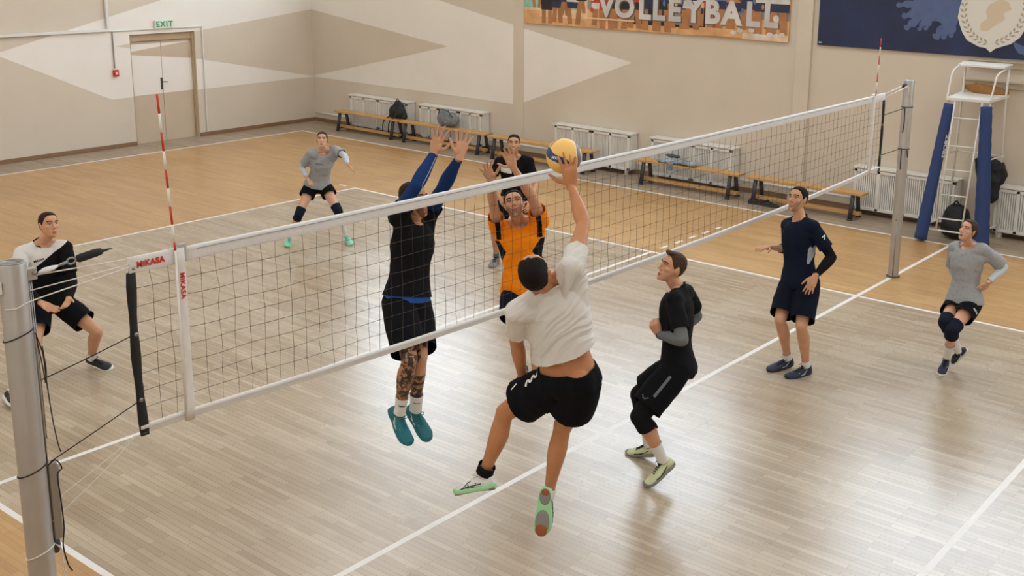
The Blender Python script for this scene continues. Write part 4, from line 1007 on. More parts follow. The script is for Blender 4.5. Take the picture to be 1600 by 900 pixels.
# ================================================================== people
POSE = {
 'p1': {'pel': [1.583, 4.754, 0.726], 'hR': [1.484, 4.772, 0.721], 'hL': [1.672, 4.728, 0.695], 'kR': [1.274, 4.467, 0.463], 'kL': [1.818, 4.377, 0.454], 'aR': [1.012, 4.443, 0.087], 'aL': [1.883, 4.653, 0.102], 'tR': [0.955, 4.242, 0.023], 'tL': [1.981, 4.459, 0.012], 'nk': [1.578, 4.763, 1.278], 'hd': [1.617, 4.71, 1.468], 'sR': [1.378, 4.791, 1.231], 'sL': [1.71, 4.615, 1.247], 'eR': [1.244, 4.606, 1.009], 'eL': [1.672, 4.487, 0.956], 'wR': [1.314, 4.367, 0.864], 'wL': [1.515, 4.267, 0.867], 'fR': [1.427, 4.239, 0.764], 'fL': [1.38, 4.15, 0.799]},
 'p2': {'pel': [6.373, 6.722, 0.79], 'hR': [6.292, 6.771, 0.774], 'hL': [6.446, 6.663, 0.769], 'kR': [6.023, 6.701, 0.452], 'kL': [6.405, 6.356, 0.485], 'aR': [6.004, 6.908, 0.087], 'aL': [6.561, 6.388, 0.092], 'tR': [5.87, 6.768, 0.021], 'tL': [6.484, 6.212, 0.021], 'nk': [6.362, 6.578, 1.277], 'hd': [6.315, 6.523, 1.45], 'sR': [6.186, 6.615, 1.271], 'sL': [6.472, 6.445, 1.302], 'eR': [6.191, 6.812, 1.054], 'eL': [6.385, 6.167, 1.271], 'wR': [6.08, 6.585, 0.966], 'wL': [6.257, 5.947, 1.197], 'fR': [6.189, 6.594, 0.824], 'fL': [6.381, 5.946, 1.069]},
 'p3': {'pel': [2.089, 0.48, 1.519], 'hR': [1.991, 0.473, 1.522], 'hL': [2.19, 0.494, 1.488], 'kR': [1.816, 0.169, 1.222], 'kL': [1.963, 0.219, 1.192], 'aR': [1.848, 0.318, 0.774], 'aL': [2.018, 0.33, 0.736], 'tR': [1.864, 0.23, 0.563], 'tL': [2.028, 0.203, 0.535], 'nk': [2.227, 0.545, 2.079], 'hd': [2.17, 0.474, 2.264], 'sR': [2.041, 0.512, 2.149], 'sL': [2.425, 0.593, 2.075], 'eR': [2.046, 0.311, 2.415], 'eL': [2.416, 0.408, 2.338], 'wR': [2.266, 0.356, 2.605], 'wL': [2.393, 0.231, 2.573], 'fR': [2.318, 0.331, 2.803], 'fL': [2.455, 0.231, 2.774]},
 'p4': {'pel': [3.355, 0.436, 1.323], 'hR': [3.327, 0.522, 1.288], 'hL': [3.398, 0.352, 1.347], 'kR': [3.036, 0.266, 1.071], 'kL': [3.236, 0.204, 0.961], 'aR': [3.218, 0.334, 0.668], 'aL': [3.281, 0.222, 0.517], 'tR': [3.176, 0.323, 0.457], 'tL': [3.107, 0.156, 0.412], 'nk': [3.391, 0.52, 1.847], 'hd': [3.307, 0.503, 2.025], 'sR': [3.237, 0.623, 1.826], 'sL': [3.461, 0.352, 1.89], 'eR': [3.088, 0.539, 2.088], 'eL': [3.274, 0.301, 2.135], 'wR': [2.939, 0.424, 2.298], 'wL': [3.127, 0.357, 2.372], 'fR': [2.848, 0.417, 2.469], 'fL': [3.059, 0.391, 2.556]},
 'p5': {'pel': [7.401, 4.066, 0.836], 'hR': [7.336, 4.137, 0.816], 'hL': [7.462, 3.989, 0.825], 'kR': [7.014, 4.071, 0.507], 'kL': [7.257, 3.741, 0.51], 'aR': [7.163, 4.162, 0.091], 'aL': [7.409, 3.766, 0.086], 'tR': [6.973, 4.077, 0.02], 'tL': [7.233, 3.655, 0.025], 'nk': [7.379, 4.061, 1.38], 'hd': [7.326, 4.015, 1.567], 'sR': [7.218, 4.172, 1.325], 'sL': [7.471, 3.885, 1.34], 'eR': [7.124, 4.249, 1.035], 'eL': [7.479, 3.788, 1.038], 'wR': [7.049, 4.001, 0.915], 'wL': [7.266, 3.69, 0.874], 'fR': [6.981, 3.848, 0.821], 'fL': [7.119, 3.631, 0.767]},
 'p6': {'pel': [1.474, -1.514, 1.64], 'hR': [1.467, -1.618, 1.649], 'hL': [1.443, -1.431, 1.583], 'kR': [1.577, -1.391, 1.256], 'kL': [1.434, -1.057, 1.304], 'aR': [1.55, -1.31, 0.797], 'aL': [1.398, -0.916, 0.858], 'tR': [1.461, -1.331, 0.584], 'tL': [1.34, -0.74, 0.728], 'nk': [1.349, -1.458, 2.184], 'hd': [1.194, -1.486, 2.316], 'sR': [1.387, -1.588, 2.329], 'sL': [1.176, -1.367, 2.075], 'eR': [1.632, -1.479, 2.514], 'eL': [1.329, -1.242, 1.816], 'wR': [1.769, -1.279, 2.684], 'wL': [1.444, -1.19, 1.548], 'fR': [1.743, -1.262, 2.88], 'fL': [1.319, -1.322, 1.465]},
 'p7': {'pel': [3.645, -0.887, 0.902], 'hR': [3.736, -0.853, 0.883], 'hL': [3.555, -0.93, 0.906], 'kR': [3.642, -0.532, 0.572], 'kL': [3.25, -0.805, 0.593], 'aR': [3.721, -0.588, 0.123], 'aL': [3.44, -0.914, 0.192], 'tR': [3.701, -0.395, 0.022], 'tL': [3.305, -0.839, 0.026], 'nk': [3.784, -0.771, 1.454], 'hd': [3.742, -0.737, 1.647], 'sR': [3.966, -0.729, 1.39], 'sL': [3.606, -0.854, 1.436], 'eR': [4.163, -0.718, 1.139], 'eL': [3.48, -1.016, 1.193], 'wR': [3.927, -0.61, 1.01], 'wL': [3.574, -0.746, 1.146], 'fR': [3.738, -0.636, 0.975], 'fL': [3.515, -0.679, 1.318]},
 'p8': {'pel': [6.377, -0.52, 0.882], 'hR': [6.412, -0.419, 0.847], 'hL': [6.383, -0.618, 0.88], 'kR': [6.082, -0.483, 0.554], 'kL': [6.085, -0.709, 0.54], 'aR': [6.276, -0.494, 0.106], 'aL': [6.243, -0.712, 0.093], 'tR': [6.092, -0.393, 0.027], 'tL': [6.049, -0.609, 0.022], 'nk': [6.465, -0.438, 1.465], 'hd': [6.47, -0.401, 1.673], 'sR': [6.539, -0.271, 1.377], 'sL': [6.381, -0.623, 1.447], 'eR': [6.689, -0.233, 1.09], 'eL': [6.45, -0.803, 1.166], 'wR': [6.41, -0.151, 1.158], 'wL': [6.189, -0.768, 1.028], 'fR': [6.218, -0.099, 1.168], 'fL': [6.106, -0.727, 0.844]},
 'p9': {'pel': [7.354, -1.812, 0.719], 'hR': [7.397, -1.726, 0.669], 'hL': [7.332, -1.896, 0.709], 'kR': [7.002, -1.762, 0.578], 'kL': [6.951, -1.852, 0.537], 'aR': [7.269, -1.829, 0.227], 'aL': [7.166, -1.758, 0.176], 'tR': [7.35, -1.728, 0.048], 'tL': [7.029, -1.746, 0.027], 'nk': [7.427, -1.777, 1.248], 'hd': [7.364, -1.775, 1.425], 'sR': [7.477, -1.622, 1.207], 'sL': [7.375, -1.942, 1.254], 'eR': [7.594, -1.574, 0.939], 'eL': [7.554, -2.092, 1.07], 'wR': [7.714, -1.688, 0.728], 'wL': [7.314, -2.029, 0.964], 'fR': [7.538, -1.702, 0.686], 'fL': [7.372, -1.951, 0.812]},
}

def W3(v): return (CR*v[0]+CU*v[1]+CF*v[2]).normalized()
HS = [(-.120, .010, .068, .045), (-.113, .028, .082, .012), (-.097, .043, .088, -.014), (-.072, .054, .087, -.044), (-.047, .062, .085, -.068), (-.022, .068, .085, -.086),
      (.004, .071, .084, -.094), (.030, .073, .088, -.099), (.058, .070, .082, -.094), (.086, .057, .063, -.078), (.104, .038, .036, -.052), (.113, .015, .004, -.024)]
def head_sec(z):
    if z <= HS[0][0]: return HS[0][1:]
    for i in range(len(HS)-1):
        if HS[i][0] <= z <= HS[i+1][0]:
            t = (z-HS[i][0])/(HS[i+1][0]-HS[i][0]); return tuple(HS[i][k_]*(1-t)+HS[i+1][k_]*t for k_ in (1, 2, 3))
    return HS[-1][1:]
def head_pt(phi, z, off=0):
    """phi from the face direction; returns local (left, fwd, up)"""
    w_, yf, yb = head_sec(z); yc = (yf+yb)/2+.004; hy = (yf-yb)/2
    c, s = math.cos(phi), math.sin(phi)
    fy = hy+(-.004 if c > 0 else .004)
    y = yc+fy*math.copysign(abs(c)**.92, c); x = w_*math.copysign(abs(s)**.88, s)
    p = V((x, y, z)); n = V((x, y-yc, max(0, z-.03)*1.1+min(0, z+.07)*.6))
    if n.length > 1e-6: n.normalize()
    return p+n*off
def smooth01(t): t = max(0, min(1, t)); return t*t*(3-2*t)

class Person:
    pass
def build_person(key, spec):
    P = {k_: V(v) for k_, v in POSE[key].items()}
    H = spec.get('H', 1.84); k = H/1.84; fem = spec.get('fem', False); bw = spec.get('build', 1.0)*k
    base = V((P['pel'].x, P['pel'].y, max(0, min(P['tR'].z, P['tL'].z, P['aR'].z, P['aL'].z)-.03)))
    root = empty('person', base); tag(root, spec['label'], 'person')
    tw = .90 if fem else 1.0
    # ---------------- torso frame
    hipL = (P['hL']-P['hR']).normalized(); shL = (P['sL']-P['sR']).normalized(); sp = (P['nk']-P['pel']); SL = sp.length; spd = sp.normalized()
    def frame(s):
        t = max(0, min(1, s)); l = hipL.lerp(shL, t); l = (l-spd*l.dot(spd)*(1.0 if s < .8 else .6)).normalized()
        fw = l.cross(spd).normalized(); return l, fw
    bend = spec.get('bend', 0)
    def center(s):
        l, fw = frame(s); c = P['pel']+sp*s+fw*(.012*math.sin(PI*max(0, min(1, s)))+bend*math.sin(PI*max(0, min(1, s)))*-1)
        if s > .5: c += fw*.012*min(1, (s-.5)*2)
        return c
    TS = [(-.20, .070, .065), (-.13, .135, .100), (-.04, .166, .116), (.08, .162, .112), (.22, .146, .098), (.34, .140, .094), (.5, .152, .104), (.65, .166, .116), (.78, .168, .116), (.88, .150, .100), (.95, .110, .078), (1.0, .07, .062)]
    if fem: TS = [(-.20, .070, .065), (-.13, .140, .100), (-.04, .172, .118), (.08, .164, .112), (.22, .138, .092), (.34, .126, .086), (.5, .136, .100), (.65, .148, .116), (.78, .150, .108), (.88, .138, .092), (.95, .10, .072), (1.0, .062, .056)]
    def tsec(s):
        for i in range(len(TS)-1):
            if TS[i][0] <= s <= TS[i+1][0]:
                t = (s-TS[i][0])/(TS[i+1][0]-TS[i][0]); return TS[i][1]*(1-t)+TS[i+1][1]*t, TS[i][2]*(1-t)+TS[i+1][2]*t
        return (TS[0] if s < TS[0][0] else TS[-1])[1:]
    def torso(bm, s0, s1, inf, n=22, hemx=0, tin=None):
        rs = []
        for i in range(n+1):
            s = s0+(s1-s0)*i/n; a, b = tsec(s); l, fw = frame(s); e = inf+hemx*max(0, 1-(s-s0)/.5)
            if tin is not None: e = inf+(tin-inf)*smooth01((s-.0)/max(.05, s1-.03))
            rs.append(ell(center(s), l*(a*bw+e), fw*(b*bw+e), 28, .9))
        rings(bm, rs)
    # ---------------- limb profiles
    def limb(bm, A, B, prof, ref, t0=0, t1=1, inf0=0, inf1=0, n=14, sc=1.0):
        d = B-A; e1, e2 = perp(d, ref); rs = []
        for i in range(n+1):
            t = t0+(t1-t0)*i/n; tt = max(prof[0][0], min(prof[-1][0], t))
            for j in range(len(prof)-1):
                if prof[j][0] <= tt <= prof[j+1][0]:
                    q = (tt-prof[j][0])/(prof[j+1][0]-prof[j][0]); v = [prof[j][m_]*(1-q)+prof[j+1][m_]*q for m_ in (1, 2, 3)]; break
            f_ = inf0+(inf1-inf0)*i/n
            rs.append(ell(A+d*t+e1*v[2]*k, e1*(v[1]*sc*k+f_), e2*(v[0]*sc*k+f_), 18))
        rings(bm, rs)
    lf = .95 if fem else 1.0
    lsc = spec.get('leg', 1.0)*lf; asc = spec.get('arm', 1.0)*(.86 if fem else 1.0)
    THIGH = [(0, .088, .092, 0), (.25, .084, .088, .004), (.5, .074, .078, .006), (.75, .061, .064, .004), (.92, .055, .058, .0), (1, .053, .056, 0)]
    CALF = [(0, .052, .055, 0), (.10, .049, .053, -.003), (.28, .056, .061, -.013), (.42, .053, .058, -.014), (.7, .038, .042, -.005), (.9, .031, .036, 0), (1, .033, .038, 0)]
    UARM = [(0, .050, .052, 0), (.25, .047, .052, 0), (.5, .044, .050, 0), (.8, .038, .041, 0), (1, .036, .038, 0)]
    FARM = [(0, .037, .039, 0), (.18, .042, .044, 0), (.4, .039, .040, 0), (.7, .030, .029, 0), (.92, .027, .022, 0), (1, .027, .021, 0)]
    legs = {}
    for s in 'RL':
        Hh, K, A, T = P['h'+s], P['k'+s], P['a'+s], P['t'+s]
        fdir = (T-A); fw = frame(0)[1]
        kb = (K-(Hh+A)/2); ref = (fdir.normalized()+kb*4+fw*.5)
        legs[s] = ref
    arms = {}
    for s in 'RL':
        eb = (P['e'+s]-(P['s'+s]+P['w'+s])/2); arms[s] = -eb*3+frame(1)[1]*.3
    # ---------------- head frame
    Fh = W3(spec['face']); up0 = (P['hd']-P['nk']).normalized()*.45+V((0, 0, 1))*.55
    if 'up' in spec: up0 = W3(spec['up'])
    Uh = (up0-Fh*up0.dot(Fh)).normalized(); Lh = Uh.cross(Fh); HC = P['hd']
    hk = spec.get('head', 1.0)*(.94 if fem else 1.0)*k*1.02
    def hp(x, y, z): return HC+(Lh*x+Fh*y+Uh*z)*hk
    def hv(v): return hp(v.x, v.y, v.z)
    skin = spec.get('skin', M_SKIN)
    def footref(s):
        d = (P['t'+s]-P['a'+s]).normalized(); a = (P['k'+s]-P['a'+s]).normalized(); a = a-d*a.dot(d)
        b = legs[s].normalized(); b = b-d*b.dot(d)
        return a*a.length+b*.6*(1-a.length*.7)
    # ---------------- body mesh
    bm = bmesh.new()
    torso(bm, -.20, .99, -.004)
    for s, sg in (('R', -1), ('L', 1)):
        S_, E_, W_ = P['s'+s], P['e'+s], P['w'+s]
        l, fw = frame(.88)
        rings(bm, [ell(center(.84)+l*sg*.06*bw, (P['nk']-P['pel']).normalized()*.075*bw, fw*.075*bw, 16), ell(center(.87).lerp(S_, .7), spd*.062*bw*tw, fw*.064*bw*tw, 16), ell(S_, spd*.050*bw*tw, fw*.052*bw*tw, 16)])
        tube(bm, [P['nk']+spd*.035, (P['nk']+spd*.02).lerp(S_, .5), S_+spd*.012], [.040*k*tw, .042*k*tw, .044*k*tw], 14)
        sphere(bm, S_, .055*k*asc, n=16)
        # lat / pectoral bridge to a raised arm
        tube(bm, [center(.62)+l*sg*.10*bw, center(.80)+l*sg*.13*bw, S_.lerp(E_, .25)], [.060*bw, .058*bw, .040*bw*asc], 14)
        limb(bm, S_, E_, UARM, arms[s], sc=asc); sphere(bm, E_, .0375*k*asc, n=14); limb(bm, E_, W_, FARM, arms[s], sc=asc)
        Hh, K, A, T = P['h'+s], P['k'+s], P['a'+s], P['t'+s]
        limb(bm, Hh, K, THIGH, legs[s], sc=lsc); sphere(bm, K, .0535*k*lsc, n=16); limb(bm, K, A, CALF, legs[s], sc=lsc)
        l0, f0 = frame(0)
        sphere(bm, Hh-f0*.028*k+spd*.01, .076*k*lf, n=18)
        e1, e2 = perp(K-Hh, legs[s]); sphere(bm, K+e1*.018*k*lsc, .036*k*lsc, n=12)
        # foot core inside the shoe
        M = shoe_frame(A, T, footref(s), k*(.93 if fem else 1.0)*1.02)
        tube(bm, [A, M @ V((.070, 0, .060)), M @ V((.10, 0, .040)), M @ V((.17, 0, .028))], [.031*k, .026*k, .018*k, .012*k], 12)
    # neck
    tube(bm, [P['nk']-spd*.04, P['nk']+spd*.02, hp(0, -.012, -.075), hp(0, -.010, -.03)], [.066*k*tw, .057*k*tw, .052*k*tw*(.92 if fem else 1), .055*k*tw], 20)
    # head
    rs = []
    for i in range(25):
        z = -.1195+.2322*i/24
        rs.append([hv(head_pt(2*PI*j/36, z)) for j in range(36)])
    rings(bm, rs)
    tube(bm, [hp(0, .086, .012), hp(0, .096, -.012), hp(0, .106, -.028), hp(0, .094, -.038)], [.007*hk, .010*hk, .0125*hk, .008*hk], 10)
    for sg in (-1, 1):
        sphere(bm, hp(sg*.011, .092, -.033), .0085*hk, n=10)
        tube(bm, [hp(sg*.010, .086, .026), hp(sg*.03, .082, .028), hp(sg*.052, .062, .022)], [.007*hk, .009*hk, .007*hk], 10)
        sphere(bm, hp(sg*.040, .054, -.020), .0235*hk, n=12)
        sphere(bm, hp(sg*.074, -.010, -.004), ((Lh*.007+Fh*.004*sg*0)*hk, (Fh*.017-Lh*sg*-.006)*hk, (Uh*.031-Fh*.006)*hk), n=14)
    tube(bm, [hp(-.020, .080, -.066), hp(0, .088, -.063), hp(.020, .080, -.066)], [.006*hk, .0085*hk, .006*hk], 10)
    tube(bm, [hp(-.016, .080, -.078), hp(0, .086, -.078), hp(.016, .080, -.078)], [.006*hk, .0085*hk, .006*hk], 10)
    sphere(bm, hp(0, .078, -.104), .016*hk, n=12)
    # hands
    for s in 'RL':
        hnd = spec['hands'][s]; hand(bm, s, P['w'+s], P['f'+s], hnd, k*(.93 if fem else 1.0), (P['w'+s]-P['e'+s]).normalized())
    vox = spec.get('voxel', .0048)
    me = remesh(bm, vox, 3, .45)
    mats_ = [skin]
    body = link_me('body', me, mats_, root, True)
    if spec.get('tattoo'):
        me.materials.append(M_TATTOO)
        segs = [(P['hR'].lerp(P['kR'], .80), P['kR'], .11), (P['kR'], P['aR'], .10), (P['kL'].lerp(P['aL'], .35), P['aL'], .085)]
        idx = [0]*len(me.polygons)
        for pl in me.polygons:
            c = pl.center
            for a, b, r_ in segs:
                d = b-a; t = (c-a).dot(d)/d.length_squared
                if -.1 <= t <= 1 and (c-(a+d*t)).length < r_*1.0: idx[pl.index] = 1
        me.polygons.foreach_set('material_index', idx)
    # ---------------- face parts
    eyeM = [M_EYEW, M_IRIS, M_LID]
    for sg in (-1, 1):
        bm = bmesh.new(); c = hp(sg*.031, .0685, .006); rr = .0125*hk
        sphere(bm, c, (Lh*rr*1.12, Fh*rr, Uh*rr*.72), n=18)
        g = (Fh+Lh*sg*.12).normalized()
        for f_ in bm.faces:
            q = (f_.calc_center_median()-c); f_.material_index = 1 if (q.normalized()-g).length < .52 else 0
        link_bm('eye', bm, [M_EYEW, M_IRIS], root, True)
        bm = bmesh.new(); tube(bm, cr([hp(sg*.017, .0815, .008), hp(sg*.026, .0835, .0165), hp(sg*.038, .080, .016), hp(sg*.047, .071, .008)]), .0026*hk, 6); link_bm('upper_eyelid', bm, M_LID, root, True)
        bm = bmesh.new(); tube(bm, cr([hp(sg*.013, .0925, .026), hp(sg*.026, .0915, .0315), hp(sg*.042, .0815, .032), hp(sg*.054, .068, .026)]), [.003*hk]+[.0042*hk]*17+[.002*hk], 8); link_bm('eyebrow', bm, spec['hair'][0], root, True)
    op = spec.get('mouth', 0)
    bm = bmesh.new()
    tube(bm, cr([hp(-.024, .079, -.070), hp(-.010, .0915, -.066+op*.3), hp(0, .093, -.067+op*.3), hp(.010, .0915, -.066+op*.3), hp(.024, .079, -.070)]), [.002*hk]+[.0042*hk]*23+[.002*hk], 8)
    tube(bm, cr([hp(-.024, .079, -.070), hp(-.010, .0895, -.076-op), hp(0, .0915, -.078-op), hp(.010, .0895, -.076-op), hp(.024, .079, -.070)]), [.002*hk]+[.0048*hk]*23+[.002*hk], 8)
    if op:
        sphere(bm, hp(0, .0845, -.071-op*.4), (Lh*.017*hk, Fh*.008*hk, Uh*(.005+op*.5)*hk), n=12, mi=1)
    link_bm('lips', bm, [M_LIPS, M_MOUTH], root, True)
    # ---------------- hair
    def zline(phi, st):
        a = abs((phi+PI) % (2*PI)-PI)
        pts = [(0, .082), (.4, .081), (.75, .072), (1.0, .050), (1.2, .022), (1.38, -.006), (1.52, .004), (1.7, .012), (1.9, -.006), (2.2, -.045), (PI, -.056)]
        if st == 'receding': pts = [(0, .098), (.45, .103), (.85, .090), (1.08, .052), (1.25, .012), (1.45, .0), (1.6, .016), (1.9, -.004), (2.2, -.045), (PI, -.055)]
        for i in range(len(pts)-1):
            if pts[i][0] <= a <= pts[i+1][0]+1e-6:
                t = (a-pts[i][0])/(pts[i+1][0]-pts[i][0]); return pts[i][1]*(1-t)+pts[i+1][1]*t
        return -.05
    hm, th, th_top, st = spec['hair']
    bm = bmesh.new(); rs = []
    for i in range(61):
        z = -.105+.2178*i/60; ring = []
        for j in range(72):
            phi = 2*PI*j/72; zl = zline(phi, st); mk = smooth01((z-zl)/.018+.5)
            top = smooth01((z-.045)/.05); t = th+(th_top-th)*top
            p0 = head_pt(phi, z); nz = noise.noise(p0*(90 if th_top < .008 else 60))*(.0012+th_top*.10)
            ring.append(hv(head_pt(phi, z, -.010*(1-mk)+(t+nz)*mk)))
        rs.append(ring)
    rings(bm, rs)
    hair = link_bm('hair', bm, hm, root, True)
    if st == 'quiff':
        bm = bmesh.new(); rs = []
        for i in range(9):
            t = i/8; y = .085-.13*t; rs.append(ell(hp(0, y-.006, .094+.013*math.sin(PI*(t*.8+.15))-.02*(t**3)), Lh*(.048-.010*abs(t-.5))*hk, Uh*(.017-.005*t)*hk, 16))
        rings(bm, rs); link_me('fringe', remesh(bm, .004, 2), hm, hair, True)
    if st in ('pony', 'bun'):
        bm = bmesh.new()
        if st == 'pony': tube(bm, cr([hp(0, -.090, .02), hp(0, -.118, .01), hp(0, -.128, -.03), hp(.0, -.115, -.075)]), [.016, .022, .024, .025, .026, .027, .028, .028, .027, .026, .025, .024, .022, .019, .016, .012, .009, .006, .003], 14)
        else:
            sphere(bm, hp(0, -.108, -.035), .034*hk, n=16); sphere(bm, hp(.01, -.09, -.02), .03*hk, n=14)
        me2 = remesh(bm, .004, 2)
        for v in me2.vertices: v.co += v.normal*noise.noise(v.co*60)*.003
        link_me('hair_tail', me2, hm, hair, True)
        for sg in (-1, 1):
            bm = bmesh.new(); tube(bm, cr([hp(sg*.06, .055, .052), hp(sg*.072, .03, .01), hp(sg*.078, .012, -.03), hp(sg*.08, -.03, -.045)]), .0025, 6); link_bm('loose_strand', bm, hm, hair, True)
    if spec.get('beard'):
        bm = bmesh.new(); rs = []
        for i in range(41):
            z = -.119+.125*i/40; ring = []
            for j in range(72):
                phi = 2*PI*j/72; a = abs((phi+PI) % (2*PI)-PI)
                zt = -.052 if a < .32 else (-.052+min(1, (a-.32)/.9)*.055)
                mk = smooth01((zt-z)/.008+.5)*smooth01((1.38-a)/.12)
                if a < .30 and -.088 < z < -.058: mk = 0
                ring.append(hv(head_pt(phi, z, -.010*(1-mk)+spec['beard']*mk+noise.noise(head_pt(phi, z)*120)*.001*mk)))
            rs.append(ring)
        rings(bm, rs); link_bm('beard', bm, spec.get('beard_mat', hm), root, True)
    # ---------------- clothing helpers
    def cloth(name, fn, cuts, mats_, voxel=.0075, amp=.004, freq=7, paint=None, it=4, stretch=None, extra=None):
        bm = bmesh.new(); fn(bm); me = remesh(bm, voxel, it, .5)
        ns = [v.normal.copy() for v in me.vertices]; seed = V((hash_(key)*3.1, 1.7, hash_(name)))
        l, fw = frame(.5)
        for v, n in zip(me.vertices, ns):
            q = V((v.co.dot(l), v.co.dot(fw), v.co.dot(spd)))
            if stretch: q = V((q.x*stretch[0], q.y*stretch[1], q.z*stretch[2]))
            a = noise.noise(q*freq+seed); b = noise.noise(q*freq*2.3+seed*2)
            v.co += n*((abs(a)*-2+.5)*amp+b*amp*.5+(extra(v.co) if extra else 0))
        bm = bmesh.new(); bm.from_mesh(me); bpy.data.meshes.remove(me)
        bm.verts.ensure_lookup_table()
        for cut in cuts:
            c, n, r_ = cut[:3]; ok = cut[3] if len(cut) > 3 else None
            n = n.normalized(); fl = {}
            for v in bm.verts:
                d = v.co-c; h = d.dot(n)
                if h > 0 and (d-n*h).length < r_ and h < .22 and (ok is None or ok(v.co)): fl[v] = h
            dele = [f_ for f_ in bm.faces if all(v in fl for v in f_.verts)]
            bmesh.ops.delete(bm, geom=dele, context='FACES')
            for v in list(fl):
                if v.is_valid and v.link_faces: v.co -= n*fl[v]
            bmesh.ops.delete(bm, geom=[v for v in bm.verts if not v.link_faces], context='VERTS')
        for f_ in bm.faces: f_.smooth = True
        if paint:
            for f_ in bm.faces:
                c = f_.calc_center_median(); s = (c-P['pel']).dot(spd)/SL; l, fw = frame(max(0, min(1, s)))
                q = c-center(max(-.2, min(1, s))); f_.material_index = paint(q.dot(l), q.dot(fw), s, c)
        bmesh.ops.recalc_face_normals(bm, faces=bm.faces)
        o = link_bm(name, bm, mats_, root, True, recalc=False)
        md = o.modifiers.new('thick', 'SOLIDIFY'); md.thickness = .0035; md.offset = -1
        return o
    ctx = dict(P=P, root=root, center=center, frame=frame, spd=spd, SL=SL, limb=limb, torso=torso, cloth=cloth, legs=legs, arms=arms, k=k, bw=bw, tw=tw, asc=asc, lsc=lsc, THIGH=THIGH, CALF=CALF, UARM=UARM, FARM=FARM, hp=hp, fem=fem, Lh=Lh, Fh=Fh, Uh=Uh, hk=hk)
    # ---------------- shirt
    sh = spec['shirt']
    hem = sh['hem']; sl = sh['sleeve']; inf = sh.get('inf', .014); hinf = sh.get('hinf', .016); slo = sh.get('sinf', .014)
    nd0 = ((hp(0, -.01, -.07)-P['nk']).normalized()*.6+spd*.4).normalized()
    def fshirt(bm):
        torso(bm, hem-.07, .985, inf, hemx=hinf)
        for s, sg in (('R', -1), ('L', 1)):
            S_, E_ = P['s'+s], P['e'+s]; l, fw = frame(.88)
            rings(bm, [ell(center(.84)+l*sg*.06*bw, spd*(.078*bw+inf), fw*(.078*bw+inf), 16), ell(center(.87).lerp(S_, .7), spd*(.062*bw*tw+inf), fw*(.066*bw*tw+inf), 16), ell(S_, spd*(.054*bw*tw+inf), fw*(.055*bw*tw+inf), 16)])
            tube(bm, [P['nk']+spd*.03, (P['nk']+spd*.02).lerp(S_, .5), S_+spd*.012], [.040*k*tw+inf*.7, .042*k*tw+inf*.8, .044*k*tw+inf], 14)
            sphere(bm, S_, .055*k*asc+inf*.9, n=16)
            tube(bm, [center(.62)+l*sg*.10*bw, center(.80)+l*sg*.13*bw, S_.lerp(E_, .28)], [.060*bw+inf, .058*bw+inf, .042*bw*asc+inf], 14)
            f_ = sl[s] if isinstance(sl, dict) else sl
            limb(bm, S_, E_, UARM, arms[s], t1=f_+.14, inf0=inf*.8, inf1=inf+slo, sc=asc)
        tube(bm, [P['nk']-nd0*.05*k, P['nk'], P['nk']+nd0*.07*k], [.078*k*tw, .069*k*tw, .066*k*tw], 24)
    cuts = [(center(hem), -spd, .45)]
    if 'hemn' in sh: cuts = [(center(hem), (-spd+W3(sh['hemn'])*sh.get('hemk', .3)), .45)]
    for s in 'RL':
        f_ = sl[s] if isinstance(sl, dict) else sl
        S_, E_ = P['s'+s], P['e'+s]; cuts.append((S_.lerp(E_, f_), (E_-S_), .125))
    nd = nd0; l9, f9 = frame(.95)
    cuts.append((P['nk']+nd*.026*k, (nd+f9*.42), .095))
    shirt = cloth('shirt', fshirt, cuts, sh['mats'], amp=sh.get('amp', .004), freq=sh.get('freq', 8), paint=sh.get('paint'), stretch=sh.get('stretch'), extra=sh.get('extra'), voxel=spec.get('shirtvox', .0075), it=4)
    # collar
    t = bmesh.new(); t.from_mesh(shirt.data); ax = (nd+f9*.42).normalized(); c0 = P['nk']+nd*.026*k
    e1, e2 = perp(ax, l9); loop = []
    for v in t.verts:
        if v.is_boundary and (v.co-c0).length < .13*k and abs((v.co-c0).dot(ax)) < .012: loop.append(v.co.copy())
    t.free()
    if len(loop) > 12:
        cc = sum(loop, V())/len(loop); bins = {}
        for q in loop: bins.setdefault(int((math.atan2((q-cc).dot(e2), (q-cc).dot(e1))+PI)/(2*PI)*28) % 28, []).append(q)
        ring = [sum(bins[i], V())/len(bins[i]) for i in sorted(bins)]
        bm = bmesh.new(); tube(bm, ring, .0055, 8, closed=True, cap=False)
        link_bm('collar', bm, sh.get('collar', sh['mats'][0]), shirt, True)
    # ---------------- shorts
    so = spec['shorts']; fr = so['len']; io = so.get('inf', .018); ih = so.get('hinf', .03)
    def fshorts(bm):
        torso(bm, -.17, so.get('waist', .16)+.05, io, tin=.006)
        for s, sg in (('R', -1), ('L', 1)):
            Hh, K = P['h'+s], P['k'+s]; l0, f0 = frame(0)
            sphere(bm, Hh-f0*.022*k+spd*.005, .074*k*lf+io, n=18)
            limb(bm, Hh, K, THIGH, legs[s], t1=fr+.09, inf0=io, inf1=io+ih, sc=lsc)
    cuts = [(center(so.get('waist', .16)), spd, .4)]
    for s in 'RL':
        Hh, K = P['h'+s], P['k'+s]; o_ = 'L' if s == 'R' else 'R'
        def near(q, s=s, o_=o_):
            def dist(a, b):
                t = max(0, min(1, (q-a).dot(b-a)/(b-a).length_squared)); return (q-a-(b-a)*t).length
            return dist(P['h'+s].lerp(P['k'+s], .25), P['k'+s]) < dist(P['h'+o_].lerp(P['k'+o_], .25), P['k'+o_])
        cuts.append((Hh.lerp(K, fr), K-Hh, .155, near))
